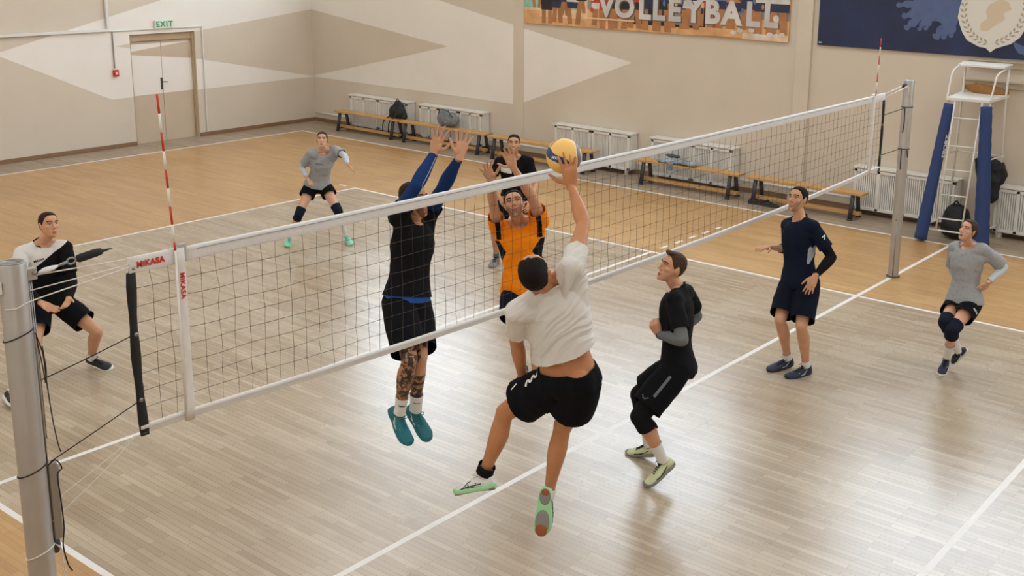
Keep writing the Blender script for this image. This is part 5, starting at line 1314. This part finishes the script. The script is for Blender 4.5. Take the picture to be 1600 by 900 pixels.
    shorts = cloth('shorts', fshorts, cuts, so['mats'], amp=so.get('amp', .005), freq=7, paint=so.get('paint'), stretch=(1, 1, .5))
    ctx['shirt'] = shirt; ctx['shorts'] = shorts; ctx['body'] = body
    # ---------------- sleeves, pads, socks
    def tight(name, s, part, t0, t1, inf_, m_, amp=.0012):
        if part == 'arm':       # t in 0..2 along shoulder-elbow-wrist
            A, B, C_ = P['s'+s], P['e'+s], P['w'+s]; p1, p2, sc_, ref = UARM, FARM, asc, arms[s]; rj = .0375
        else:
            A, B, C_ = P['h'+s], P['k'+s], P['a'+s]; p1, p2, sc_, ref = THIGH, CALF, lsc, legs[s]; rj = .0545
        def fn(bm):
            if t0 < 1: limb(bm, A, B, p1, ref, t0=max(0, t0-.06), t1=min(1, t1+.06), inf0=inf_, inf1=inf_, sc=sc_)
            if t1 > 1: limb(bm, B, C_, p2, ref, t0=max(0, t0-1-.06), t1=min(1.15, t1-1+.08), inf0=inf_, inf1=inf_, sc=sc_)
            if t0 < 1 < t1:
                sphere(bm, B, rj*k*sc_+inf_, n=16)
                if part == 'leg':
                    e1, e2 = perp(B-A, ref); sphere(bm, B+e1*.020*k*lsc, .036*k*lsc+inf_, n=12)
        def at_(t): return A.lerp(B, t) if t < 1 else B.lerp(C_, t-1)
        def dr(t): return (B-A).normalized() if t < 1 else (C_-B).normalized()
        cts = [(at_(t0), -dr(t0), .085), (at_(t1), dr(t1), .085)]
        return cloth(name, fn, cts, [m_], voxel=.0055, amp=amp, freq=16, it=2)
    for q in spec.get('tight', []): tight(*q)
    # ---------------- shoes
    for s, sg in (('R', -1), ('L', 1)):
        A, T, K = P['a'+s], P['t'+s], P['k'+s]; c = spec['shoes']
        M = shoe_frame(A, T, footref(s), k*(.93 if fem else 1.0)*1.02)
        make_shoe(M, c[0], c[1], c[2], c[3], sg*(-1 if False else 1), root, c[4], sole_b=c[5] if len(c) > 5 else None)
    return ctx
def hash_(s): return (sum(ord(c)*(i+3) for i, c in enumerate(s)) % 97)/9.7

def hand(bm, s, Wp, Tp, h, k, fore):
    """h: dict n=palm normal (camera-basis comps), curl list, spread, thumb"""
    D = (Tp-Wp).normalized(); N = W3(h['n']); N = (N-D*N.dot(D)).normalized()
    T = D.cross(N) if s == 'R' else N.cross(D)
    k = k*h.get('k', 1.0)*1.03
    rings(bm, [ell(Wp+D*x*k-N*.002, T*w_*k, N*t_*k, 18, .85) for x, w_, t_ in ((-.02, .027, .021), (.012, .029, .019), (.035, .037, .017), (.065, .042, .015), (.088, .041, .013), (.097, .036, .010))])
    sphere(bm, Wp+(D*.04+T*.022+N*.008)*k, (D*.03*k, T*.016*k, N*.014*k), n=12)
    spread = h.get('spread', .12); curl = h.get('curl', (.15, .2, .15))
    fs = [(.028, .094, .076, 1.0), (.0095, .098, .084, .3), (-.0095, .096, .078, -.4), (-.027, .089, .062, -1.2)]
    cl = h.get('curls', [curl]*4)
    for i, (t0, d0, ln, sp_) in enumerate(fs):
        base = Wp+(D*(d0-.016)+T*t0)*k; dr = (D+T*spread*sp_).normalized(); axis = dr.cross(N).normalized(); pts = [base, base+dr*.016*k]; rd = [.0092*k, .0092*k]
        a = 0
        for q, (seg, c_) in enumerate(zip((.46, .30, .24), cl[i])):
            a += c_; dd = Matrix.Rotation(a, 3, axis) @ dr
            if dd.dot(N) < dr.dot(N)-1e-6 and a > 0: dd = Matrix.Rotation(-a, 3, axis) @ dr
            pts.append(pts[-1]+dd*seg*ln*k); rd.append((.0085, .0078, .0066)[q]*k)
        tube(bm, pts, rd, 10); sphere(bm, pts[-1], rd[-1], n=8)
        for p_, r_ in zip(pts[2:-1], rd[2:-1]): sphere(bm, p_, r_*1.04, n=8)
    th = h.get('thumb', (.55, .8, .1))   # D, T, N components
    d1 = (D*th[0]+T*th[1]+N*th[2]).normalized(); b = Wp+(D*.022+T*.024+N*.004)*k
    d2 = (d1*.8+D*.5+N*th[2]*.3).normalized()
    pts = [b, b+d1*.042*k, b+d1*.042*k+d2*.034*k, b+d1*.042*k+d2*.060*k]
    tube(bm, pts, [.014*k, .0115*k, .010*k, .008*k], 10); sphere(bm, pts[-1], .008*k, n=8)

def decal(name, target, origin, X, Y, ray, shapes, m_, parent, off=.0025):
    """project 2-D polygons (verts, faces) on a mesh"""
    dg = bpy.context.evaluated_depsgraph_get(); bv = BVHTree.FromObject(target, dg); inv = world_m(target).inverted()
    bm = bmesh.new(); vs, fs = shapes; q = []; last = 0.3
    R3 = inv.to_3x3()
    for x, y in vs:
        o = inv @ (origin+X*x+Y*y-ray*.35); h = bv.ray_cast(o, R3 @ ray)
        if h[0] is None: q.append(bm.verts.new(origin+X*x+Y*y)); continue
        q.append(bm.verts.new(world_m(target) @ (h[0]-(R3 @ ray)*off)))
    for t in fs:
        try: bm.faces.new([q[i] for i in t])
        except ValueError: pass
    return link_bm(name, bm, m_, parent, True, recalc=False)
def strip_shape(pts, w_, n=10):
    P_ = cr([(a, b, 0) for a, b in pts], n) if len(pts) > 2 else [V((pts[0][0]+(pts[1][0]-pts[0][0])*i/n, pts[0][1]+(pts[1][1]-pts[0][1])*i/n, 0)) for i in range(n+1)]
    vs, fs = [], []
    for i, p in enumerate(P_):
        d = (P_[min(i+1, len(P_)-1)]-P_[max(i-1, 0)]).normalized(); nn = V((-d.y, d.x, 0))*w_/2
        vs += [(p.x+nn.x, p.y+nn.y), (p.x-nn.x, p.y-nn.y)]
    for i in range(len(P_)-1): fs.append((2*i, 2*i+1, 2*i+3, 2*i+2))
    return vs, fs

def skinmat(name, c): return mat(name, c, .48, var=.10, vscale=14, sss=.12, spec=.4, bump=.06, bscale=120)
M_SKIN = skinmat('skin_fair', rgb(205, 152, 118)); M_SKIN_T = skinmat('skin_tanned', rgb(190, 130, 88)); M_SKIN_P = skinmat('skin_pale', rgb(214, 164, 134))
M_EYEW = mat('eye_white', rgb(205, 196, 188), .3); M_IRIS = mat('iris', rgb(52, 40, 32), .2); M_LID = mat('eyelid', rgb(120, 80, 62), .6)
M_LIPS = mat('lips', rgb(176, 104, 88), .45); M_MOUTH = mat('mouth_inside', rgb(70, 26, 24), .5)
M_HBLACK = mat('hair_black', rgb(24, 18, 14), .7, spec=.15, bump=.5, bscale=220); M_HBROWN = mat('hair_brown', rgb(70, 51, 37), .7, spec=.2, bump=.5, bscale=220, var=.2, vscale=40)
M_HDBROWN = mat('hair_dark_brown', rgb(46, 33, 24), .7, spec=.15, bump=.5, bscale=220); M_BEARD = mat('beard_brown', rgb(112, 72, 48), .8, bump=.5, bscale=220); M_STUB = mat('stubble', rgb(160, 118, 92), .8)
def tattoo_mat():
    m = bpy.data.materials.new('tattooed_skin'); m.use_nodes = True; nt = m.node_tree; b = nt.nodes['Principled BSDF']; N = nt.nodes.new; L = nt.links.new
    tc = N('ShaderNodeTexCoord'); n1 = N('ShaderNodeTexNoise'); n1.inputs['Scale'].default_value = 16; n1.inputs['Detail'].default_value = 6; n1.inputs['Distortion'].default_value = 1.6
    L(tc.outputs['Object'], n1.inputs['Vector']); v = N('ShaderNodeTexVoronoi'); v.feature = 'DISTANCE_TO_EDGE'; v.inputs['Scale'].default_value = 26; L(n1.outputs[1], v.inputs['Vector'])
    v2 = N('ShaderNodeTexVoronoi'); v2.inputs['Scale'].default_value = 22; v2.feature = 'DISTANCE_TO_EDGE'; L(tc.outputs['Object'], v2.inputs['Vector'])
    r = N('ShaderNodeValToRGB'); r.color_ramp.elements[0].position = .46; r.color_ramp.elements[1].position = .56
    r.color_ramp.elements[0].color = rgb(62, 50, 44); r.color_ramp.elements[1].color = rgb(190, 136, 96); L(n1.outputs[0], r.inputs[0])
    r2 = N('ShaderNodeValToRGB'); r2.color_ramp.elements[0].position = .02; r2.color_ramp.elements[1].position = .07; r2.color_ramp.elements[0].color = (.3, .28, .28, 1)
    L(v2.outputs[0], r2.inputs[0]); mx = N('ShaderNodeMix'); mx.data_type = 'RGBA'; mx.blend_type = 'MULTIPLY'; mx.inputs[0].default_value = 1
    L(r.outputs[0], mx.inputs[6]); L(r2.outputs[0], mx.inputs[7]); L(mx.outputs[2], b.inputs['Base Color']); b.inputs['Roughness'].default_value = .5
    return m
M_TATTOO = tattoo_mat()
def fab(name, c, **kw):
    a = dict(rough=.9, bump=.12, bscale=140, sheen=0, spec=.12); a.update(kw); return mat(name, c, **a)
F_BLACK = fab('black_jersey', rgb(20, 20, 22)); F_BLACKS = fab('black_shorts', rgb(16, 17, 21)); F_WHITE = fab('white_jersey', rgb(218, 214, 208)); F_ORANGE = fab('orange_jersey', rgb(250, 140, 22), sheen=0)
F_GREY = fab('grey_marl', rgb(160, 160, 160), var=.12, vscale=60); F_LGREY = fab('light_grey_sleeve', rgb(192, 196, 202)); F_NAVY = fab('navy_jersey', rgb(20, 27, 44)); F_NAVYS = fab('navy_shorts', rgb(17, 22, 35))
F_BLUE = fab('blue_sleeve', rgb(30, 56, 104)); F_DGREY = fab('charcoal_marl_sleeve', rgb(112, 114, 116), var=.12, vscale=70); F_SOCK = fab('white_sock', rgb(226, 222, 216)); F_PAD = fab('navy_knee_pad', rgb(26, 31, 46)); F_PADB = fab('black_knee_pad', rgb(24, 24, 26))
F_PANEL = fab('grey_panel', rgb(176, 178, 182))
def H(nv, spread=.12, curl=(.2, .3, .2), thumb=(.6, .7, .15), **kw): return dict(n=nv, spread=spread, curl=curl, thumb=thumb, **kw)
F2 = F_SOCK

# --- man behind the near post
p = build_person('p1', dict(label='crouching man in white and black long-sleeved jersey behind the near net post, hands cupped', H=1.84, face=(.80, .06, -.60), skin=M_SKIN, hair=(M_HDBROWN, .003, .006, 'normal'), shirtvox=.005,
    hands=dict(R=H((.1, .75, -.6), .06, (.25, .3, .2), (.7, .5, .3)), L=H((-.3, .85, -.2), .06, (.3, .35, .2), (.5, .8, .1))),
    shirt=dict(hem=-.12, sleeve=.72, collar=F_BLACK, mats=[F_BLACK, F_WHITE], paint=lambda a, b, s, c: 1 if (s > .80+1.25*a and b > -.05 and a > -.30) or (a < -.13 and s > .55 and b > -.09) else 0, amp=.005),
    shorts=dict(len=.66, mats=[F_BLACKS], hinf=.034), tight=[('sleeve', 'R', 'arm', .62, 1.93, .009, F_WHITE if False else F_BLACK), ('sleeve', 'L', 'arm', .62, 1.93, .009, F_BLACK), ('sock', 'R', 'leg', 1.80, 2.0, .006, F_SOCK), ('sock', 'L', 'leg', 1.80, 2.0, .006, F_SOCK)],
    shoes=(M_SH['black'], M_SOLEW, M_BLACK, None, 'plain')))
def chest_text(p, txt, size, a, s, m_, tgt='shirt', name='lettering', rot=0, side=1):
    l, fw = p['frame'](s); c = p['center'](s)+l*a*side; X = l; Y = p['spd']
    X, Y2 = (X*math.cos(rot)+Y*math.sin(rot)).normalized(), (Y*math.cos(rot)-l*math.sin(rot)).normalized()
    decal(name, p[tgt], c+fw*.25, X, Y2, -fw, text_pts(txt, size, .0008, 1.05), m_, p[tgt])
chest_text(p, 'Mikasa', .032, -.055, .80, F_BLACK, rot=.30)
K_, H_ = p['P']['kL'], p['P']['hL']
def leg_decal(p, s, t, lat, shp, m_, name='logo', tgt='shorts', rot=0):
    """decal on the front-outside of a thigh; lat angle from the leg front toward the outside"""
    A, B = p['P']['h'+s], p['P']['k'+s]; d = (B-A).normalized(); e1, e2 = perp(d, p['legs'][s]); out = p['frame'](0)[0]*(1 if s == 'L' else -1)
    out = (out-d*out.dot(d)); out = (out-e1*out.dot(e1)).normalized()
    n = (e1*math.cos(lat)+out*math.sin(lat)).normalized(); X = (-d).cross(n); X.normalize()
    Y = -d; X, Y = X*math.cos(rot)+Y*math.sin(rot), Y*math.cos(rot)-X*math.sin(rot)
    decal(name, p[tgt], A.lerp(B, t)+n*.2, X, Y, -n, shp, m_, p[tgt])
leg_decal(p, 'L', .60, .9, strip_shape([(-.03, 0), (.03, 0)], .016), M_WHITE)

# --- woman far left
p = build_person('p2', dict(label='woman in long-sleeved grey shirt and black shorts crouching at the back of the far court', H=1.72, fem=True, face=(.10, .02, -1), skin=M_SKIN_P, hair=(M_HBROWN, .006, .010, 'bun'), voxel=.0055,
    hands=dict(R=H((.6, -.3, .3), .08), L=H((-.2, -.8, .3), .06, (.1, .15, .1))),
    shirt=dict(hem=.0, sleeve=.7, mats=[F_GREY], hinf=.02, amp=.006), shorts=dict(len=.36, mats=[F_BLACKS], hinf=.02),
    tight=[('sleeve', 'R', 'arm', .6, 1.94, .008, F_LGREY), ('sleeve', 'L', 'arm', .6, 1.94, .008, F_LGREY), ('knee_pad', 'R', 'leg', .80, 1.22, .014, F_PAD), ('knee_pad', 'L', 'leg', .80, 1.22, .014, F_PAD),
           ('sock', 'R', 'leg', 1.52, 2.0, .005, F_SOCK), ('sock', 'L', 'leg', 1.52, 2.0, .005, F_SOCK)], shoes=(M_SH['mint'], M_SOLEG, M_SH['mint'], M_WHITE, 'plain')))
chest_text(p, 'Mikasa', .034, -.05, .74, F_DGREY)

# --- blocker with blue sleeves
p = build_person('p3', dict(label='jumping blocker in black shirt and blue arm sleeves with tattooed legs', H=1.92, face=(.86, .06, -.42), up=(-.02, 1, -.1), skin=M_SKIN, hair=(M_HDBROWN, .004, .012, 'normal'), beard=.0035, beard_mat=M_BEARD, tattoo=True, voxel=.0045,
    hands=dict(R=H((.45, -.15, -.85), .34, (.05, .12, .1), (.55, .9, .1), k=1.05), L=H((.25, -.1, -.95), .34, (.05, .1, .1), (.7, .75, .1), k=1.05)),
    shirt=dict(hem=.075, sleeve=.36, mats=[F_BLACK], hinf=.022, amp=.006, sinf=.012), shorts=dict(len=.86, mats=[F_BLACKS], hinf=.045, inf=.022, waist=.17),
    tight=[('arm_sleeve', 'R', 'arm', .22, 1.93, .008, F_BLUE), ('arm_sleeve', 'L', 'arm', .22, 1.93, .008, F_BLUE), ('sock', 'R', 'leg', 1.70, 2.0, .007, F_SOCK), ('sock', 'L', 'leg', 1.70, 2.0, .007, F_SOCK)],
    shoes=(M_SH['teal'], M_SH['teal'], M_SH['teal'], M_WHITE, 'plain')))
def undershirt(p, m_, s0, s1):
    def fn(bm): p['torso'](bm, s0-.04, s1+.04, .024)
    p['cloth']('undershirt', fn, [(p['center'](s0), -p['spd'], .4), (p['center'](s1), p['spd'], .4)], [m_], amp=.003)
undershirt(p, fab('blue_undershirt', rgb(44, 84, 160)), .0, .14)
for s in 'RL':
    A, B = p['P']['k'+s], p['P']['a'+s]; c = A.lerp(B, .80); d = (B-A).normalized(); n = W3((.25, 0, -1)); n = (n-d*n.dot(d)).normalized()
    bm = bmesh.new(); X = (-d).cross(n).normalized()*1
    for i in range(5):
        t = (i-2)*.010; q = c+n*(.0465 if True else 0)*1.0+X*t-n*(t*t*14); bev_box(bm, q, (.008, .008, .005), .001)
    link_bm('sock_mark', bm, M_BLACK, p['root'])
for s in 'RL':      # pale seam on the blue sleeves
    A, B, C_ = p['P']['s'+s], p['P']['e'+s], p['P']['w'+s]
    n = W3((.55, 0, -.9)); pts = []
    sl = [o for o in p['root'].children if o.name.startswith('arm_sleeve')]
    tgt = sl[0] if s == 'R' else sl[1]
    dg = bpy.context.evaluated_depsgraph_get(); bv = BVHTree.FromObject(tgt, dg); inv = world_m(tgt).inverted()
    for i in range(26):
        t = .35+1.5*i/25; c = A.lerp(B, t) if t < 1 else B.lerp(C_, t-1); side = W3((.9, .1, -.45))
        h = bv.ray_cast(inv @ (c+side*.2), inv.to_3x3() @ -side)
        if h[0] is not None: pts.append(world_m(tgt) @ h[0])
    if len(pts) > 3:
        bm = bmesh.new(); tube(bm, pts, .0022, 6); link_bm('seam', bm, F_LGREY, tgt, True)

# --- blocker in orange
p = build_person('p4', dict(label='jumping blocker in orange and black jersey with both bare arms raised', H=1.84, face=(-.05, .30, -.95), up=(-.18, .9, .3), skin=M_SKIN, hair=(M_HBLACK, .004, .008, 'normal'), beard=.0012, beard_mat=M_STUB, mouth=.006, voxel=.0045, shirtvox=.005,
    hands=dict(R=H((.35, -.15, -.9), .30, (.12, .25, .2), (.5, .9, .2), k=1.0), L=H((.1, -.15, -.95), .24, (.12, .25, .2), (.45, .9, .2), k=1.0)),
    shirt=dict(hem=-.06, sleeve=.42, mats=[F_ORANGE, F_BLACK], hinf=.03, amp=.008, paint=lambda a, b, s, c: 1 if ((.35 < s < .78 and abs(a) > .105+.35*abs(s-.60)) or (s > .80 and .145 < abs(a) < .185)) else 0),
    shorts=dict(len=.62, mats=[F_NAVYS], hinf=.03), tight=[('sock', 'R', 'leg', 1.75, 2.0, .006, F_SOCK), ('sock', 'L', 'leg', 1.75, 2.0, .006, F_SOCK)], shoes=(M_SH['navy'], M_SOLEW, M_BLACK, M_WHITE, 'plain')))

# --- man in black at the back
p = build_person('p5', dict(label='man in black shirt standing ready behind the orange blocker', H=1.84, face=(.0, -.02, -1), skin=M_SKIN, hair=(M_HBLACK, .004, .010, 'normal'), voxel=.0055, beard=.001, beard_mat=M_STUB,
    hands=dict(R=H((.5, 0, .3)), L=H((-.5, 0, .3))), shirt=dict(hem=-.08, sleeve=.55, mats=[F_BLACK, F_WHITE], paint=lambda a, b, s, c: 1 if (.66 < s+a*.25 < .80 and -.17 < a < -.03 and b > 0) else 0),
    shorts=dict(len=.62, mats=[F_BLACKS]), tight=[('sock', 'R', 'leg', 1.84, 2.0, .005, F_DGREY), ('sock', 'L', 'leg', 1.84, 2.0, .005, F_DGREY)], shoes=(M_SH['grey'], M_SOLEGR, M_BLACK, M_RED, 'plain')))

# --- hitter in white
def folds(c):
    a = W3((.62, .70, .2)); b = W3((.75, -.66, 0))       # folds run from the lifted shoulder to the opposite hip
    q = V((c.dot(a)*3.0, c.dot(b)*26+noise.noise(c*5)*2.0, c.dot(W3((0, 0, 1)))*4)); w_ = noise.noise(c*4+V((3, 1, 2)))*.5+.6
    return (.5-abs(noise.noise(q))*2)*.011*w_+(.5-abs(noise.noise(q*2.1))*2)*.004*w_
p = build_person('p6', dict(label='airborne hitter in white shirt and black shorts seen from behind, striking the ball', H=1.92, face=(-.05, .82, .56), up=(-.30, .50, -.80), skin=M_SKIN_T, hair=(M_HBLACK, .0035, .0045, 'receding'), voxel=.0045, build=1.04, shirtvox=.0055,
    hands=dict(R=H((-.25, .1, 1), .20, (.15, .15, .1), (.35, .95, .2), k=1.05), L=H((.6, .1, .4))),
    shirt=dict(hem=.30, sleeve=dict(R=.42, L=.62), mats=[F_WHITE], inf=.013, hinf=.034, amp=.003, freq=6, sinf=.010, hemn=(1, .2, 0), hemk=.20, extra=folds),
    shorts=dict(len=.60, mats=[F_BLACKS], hinf=.05, inf=.020, waist=.12), tight=[('sock', 'R', 'leg', 1.90, 2.0, .006, F_SOCK), ('sock', 'L', 'leg', 1.90, 2.0, .006, F_SOCK), ('ankle_brace', 'L', 'leg', 1.84, 1.97, .016, F_PADB)],
    shoes=(M_SH['white'], M_SOLEG, M_SH['white'], M_BLACK, 'asics', M_GUM)))
leg_decal(p, 'L', .12, 1.3, strip_shape([(-.035, .055), (-.01, .025), (-.03, .005), (0, -.015), (-.02, -.035), (.012, -.055)], .014), M_WHITE, rot=.2)
leg_decal(p, 'L', .45, 1.2, strip_shape([(-.012, .022), (.012, -.022)], .010), M_WHITE, name='small_logo')

# --- player in black with grey sleeves
p = build_person('p7', dict(label='man in black shirt with grey undersleeves stepping forward, looking up at the ball', H=1.87, face=(-.86, .26, -.32), skin=M_SKIN, hair=(M_HBROWN, .003, .008, 'quiff'), voxel=.0045, mouth=.003,
    hands=dict(R=H((.5, 0, -.3), .06, (.5, .6, .4)), L=H((.45, -.1, .75), .05, (1.1, 1.3, .8), (.95, .25, .1))),
    shirt=dict(hem=-.10, sleeve=dict(R=.66, L=.74), mats=[F_BLACK], hinf=.02, amp=.005, sinf=.018), shorts=dict(len=.80, mats=[F_BLACKS], hinf=.045, inf=.022),
    tight=[('arm_sleeve', 'R', 'arm', .6, 1.93, .007, F_DGREY), ('arm_sleeve', 'L', 'arm', .6, 1.93, .007, F_DGREY), ('knee_pad', 'R', 'leg', .78, 1.26, .016, F_PADB), ('knee_pad', 'L', 'leg', .78, 1.26, .016, F_PADB),
           ('sock', 'R', 'leg', 1.62, 2.0, .006, F_SOCK), ('sock', 'L', 'leg', 1.62, 2.0, .006, F_SOCK)], shoes=(M_SH['lime'], M_SOLEGR, M_BLACK, M_BLACK, 'swoosh')))
leg_decal(p, 'L', .42, 1.25, strip_shape([(0, .11), (0, -.09)], .022), F_DGREY, name='stripe')
leg_decal(p, 'L', .72, .8, strip_shape([(-.03, .012), (0, -.010), (.03, .014)], .008), F_DGREY, name='logo')
def watch(p, s):
    A, B = p['P']['e'+s], p['P']['w'+s]; c = A.lerp(B, .985); d = (B-A).normalized(); e1, e2 = perp(d); bm = bmesh.new()
    tube(bm, [c+e1*.031*math.cos(t)+e2*.031*math.sin(t) for t in [2*PI*i/20 for i in range(20)]], .0035, 6, closed=True, cap=False); link_bm('wristband', bm, M_BLACK, p['root'], True)
watch(p, 'L')

# --- navy player
p = build_person('p8', dict(label='man in navy shirt with grey side panel and black arm sleeves standing near mid court', H=1.92, face=(-.72, .14, -.66), skin=M_SKIN, hair=(M_HBLACK, .0025, .007, 'normal'), beard=.0012, beard_mat=M_STUB, voxel=.0048, shirtvox=.005,
    hands=dict(R=H((.1, -.8, .3), .12, (.15, .2, .2)), L=H((.25, 0, .9), .14, (.1, .15, .1), (.7, .6, .1))),
    shirt=dict(hem=-.10, sleeve=.68, mats=[F_NAVY, F_PANEL], hinf=.018, amp=.004, paint=lambda a, b, s, c: 1 if (.10 < a < .178 and abs(s-.53) < .22 and -.085+abs(s-.55)*.25 < b+(s-.55)*.25 < .045-abs(s-.55)*.2) else 0),
    shorts=dict(len=.86, mats=[F_NAVYS], hinf=.04, inf=.020), tight=[('arm_sleeve', 'L', 'arm', .55, 1.92, .008, F_BLACK), ('arm_sleeve', 'R', 'arm', .55, 1.45, .008, F_BLACK), ('sock', 'R', 'leg', 1.86, 2.0, .007, F_SOCK), ('sock', 'L', 'leg', 1.86, 2.0, .007, F_SOCK)],
    shoes=(M_SH['navy'], M_SH['navy'], M_BLACK, F_LGREY, 'plain')))
def sleeve_mark(p, s, t, m_):
    A, B = p['P']['s'+s], p['P']['e'+s]; d = (B-A).normalized(); out = W3((.5, 0, -.9)); n = (out-d*out.dot(d)).normalized(); X = (-d).cross(n)
    decal('sleeve_logo', p['shirt'], A.lerp(B, t)+n*.2, X, -d, -n, strip_shape([(-.022, .012), (.018, .014), (.004, -.002), (-.014, -.016)], .010), m_, p['shirt'])
sleeve_mark(p, 'L', .38, M_WHITE)

# --- woman right
p = build_person('p9', dict(label='woman in grey shirt with pale undersleeves and navy knee pads at the right edge', H=1.74, fem=True, face=(-.78, .22, -.55), skin=M_SKIN_P, hair=(M_HBROWN, .006, .010, 'pony'), mouth=.006, voxel=.0048,
    hands=dict(R=H((.3, 0, .9)), L=H((-.3, .1, .9), .08, (.15, .3, .2))),
    shirt=dict(hem=-.02, sleeve=.80, mats=[F_GREY], hinf=.026, amp=.006, sinf=.024), shorts=dict(len=.50, mats=[F_BLACKS], hinf=.02, inf=.02),
    tight=[('arm_sleeve', 'R', 'arm', .7, 1.93, .008, F_LGREY), ('arm_sleeve', 'L', 'arm', .7, 1.93, .008, F_LGREY), ('knee_pad', 'R', 'leg', .78, 1.24, .016, F_PAD), ('knee_pad', 'L', 'leg', .78, 1.24, .016, F_PAD),
           ('sock', 'R', 'leg', 1.55, 2.0, .005, F_SOCK), ('sock', 'L', 'leg', 1.55, 2.0, .005, F_SOCK)], shoes=(M_SH['navy'], M_SOLEW, M_BLACK, M_WHITE, 'plain')))
leg_decal(p, 'L', .30, 1.0, text_pts('asics', .038, .001, 1.0), M_WHITE, name='lettering')
leg_decal(p, 'L', .18, 1.75, strip_shape([(0, .06), (.02, -.10)], .006), M_WHITE, name='piping')
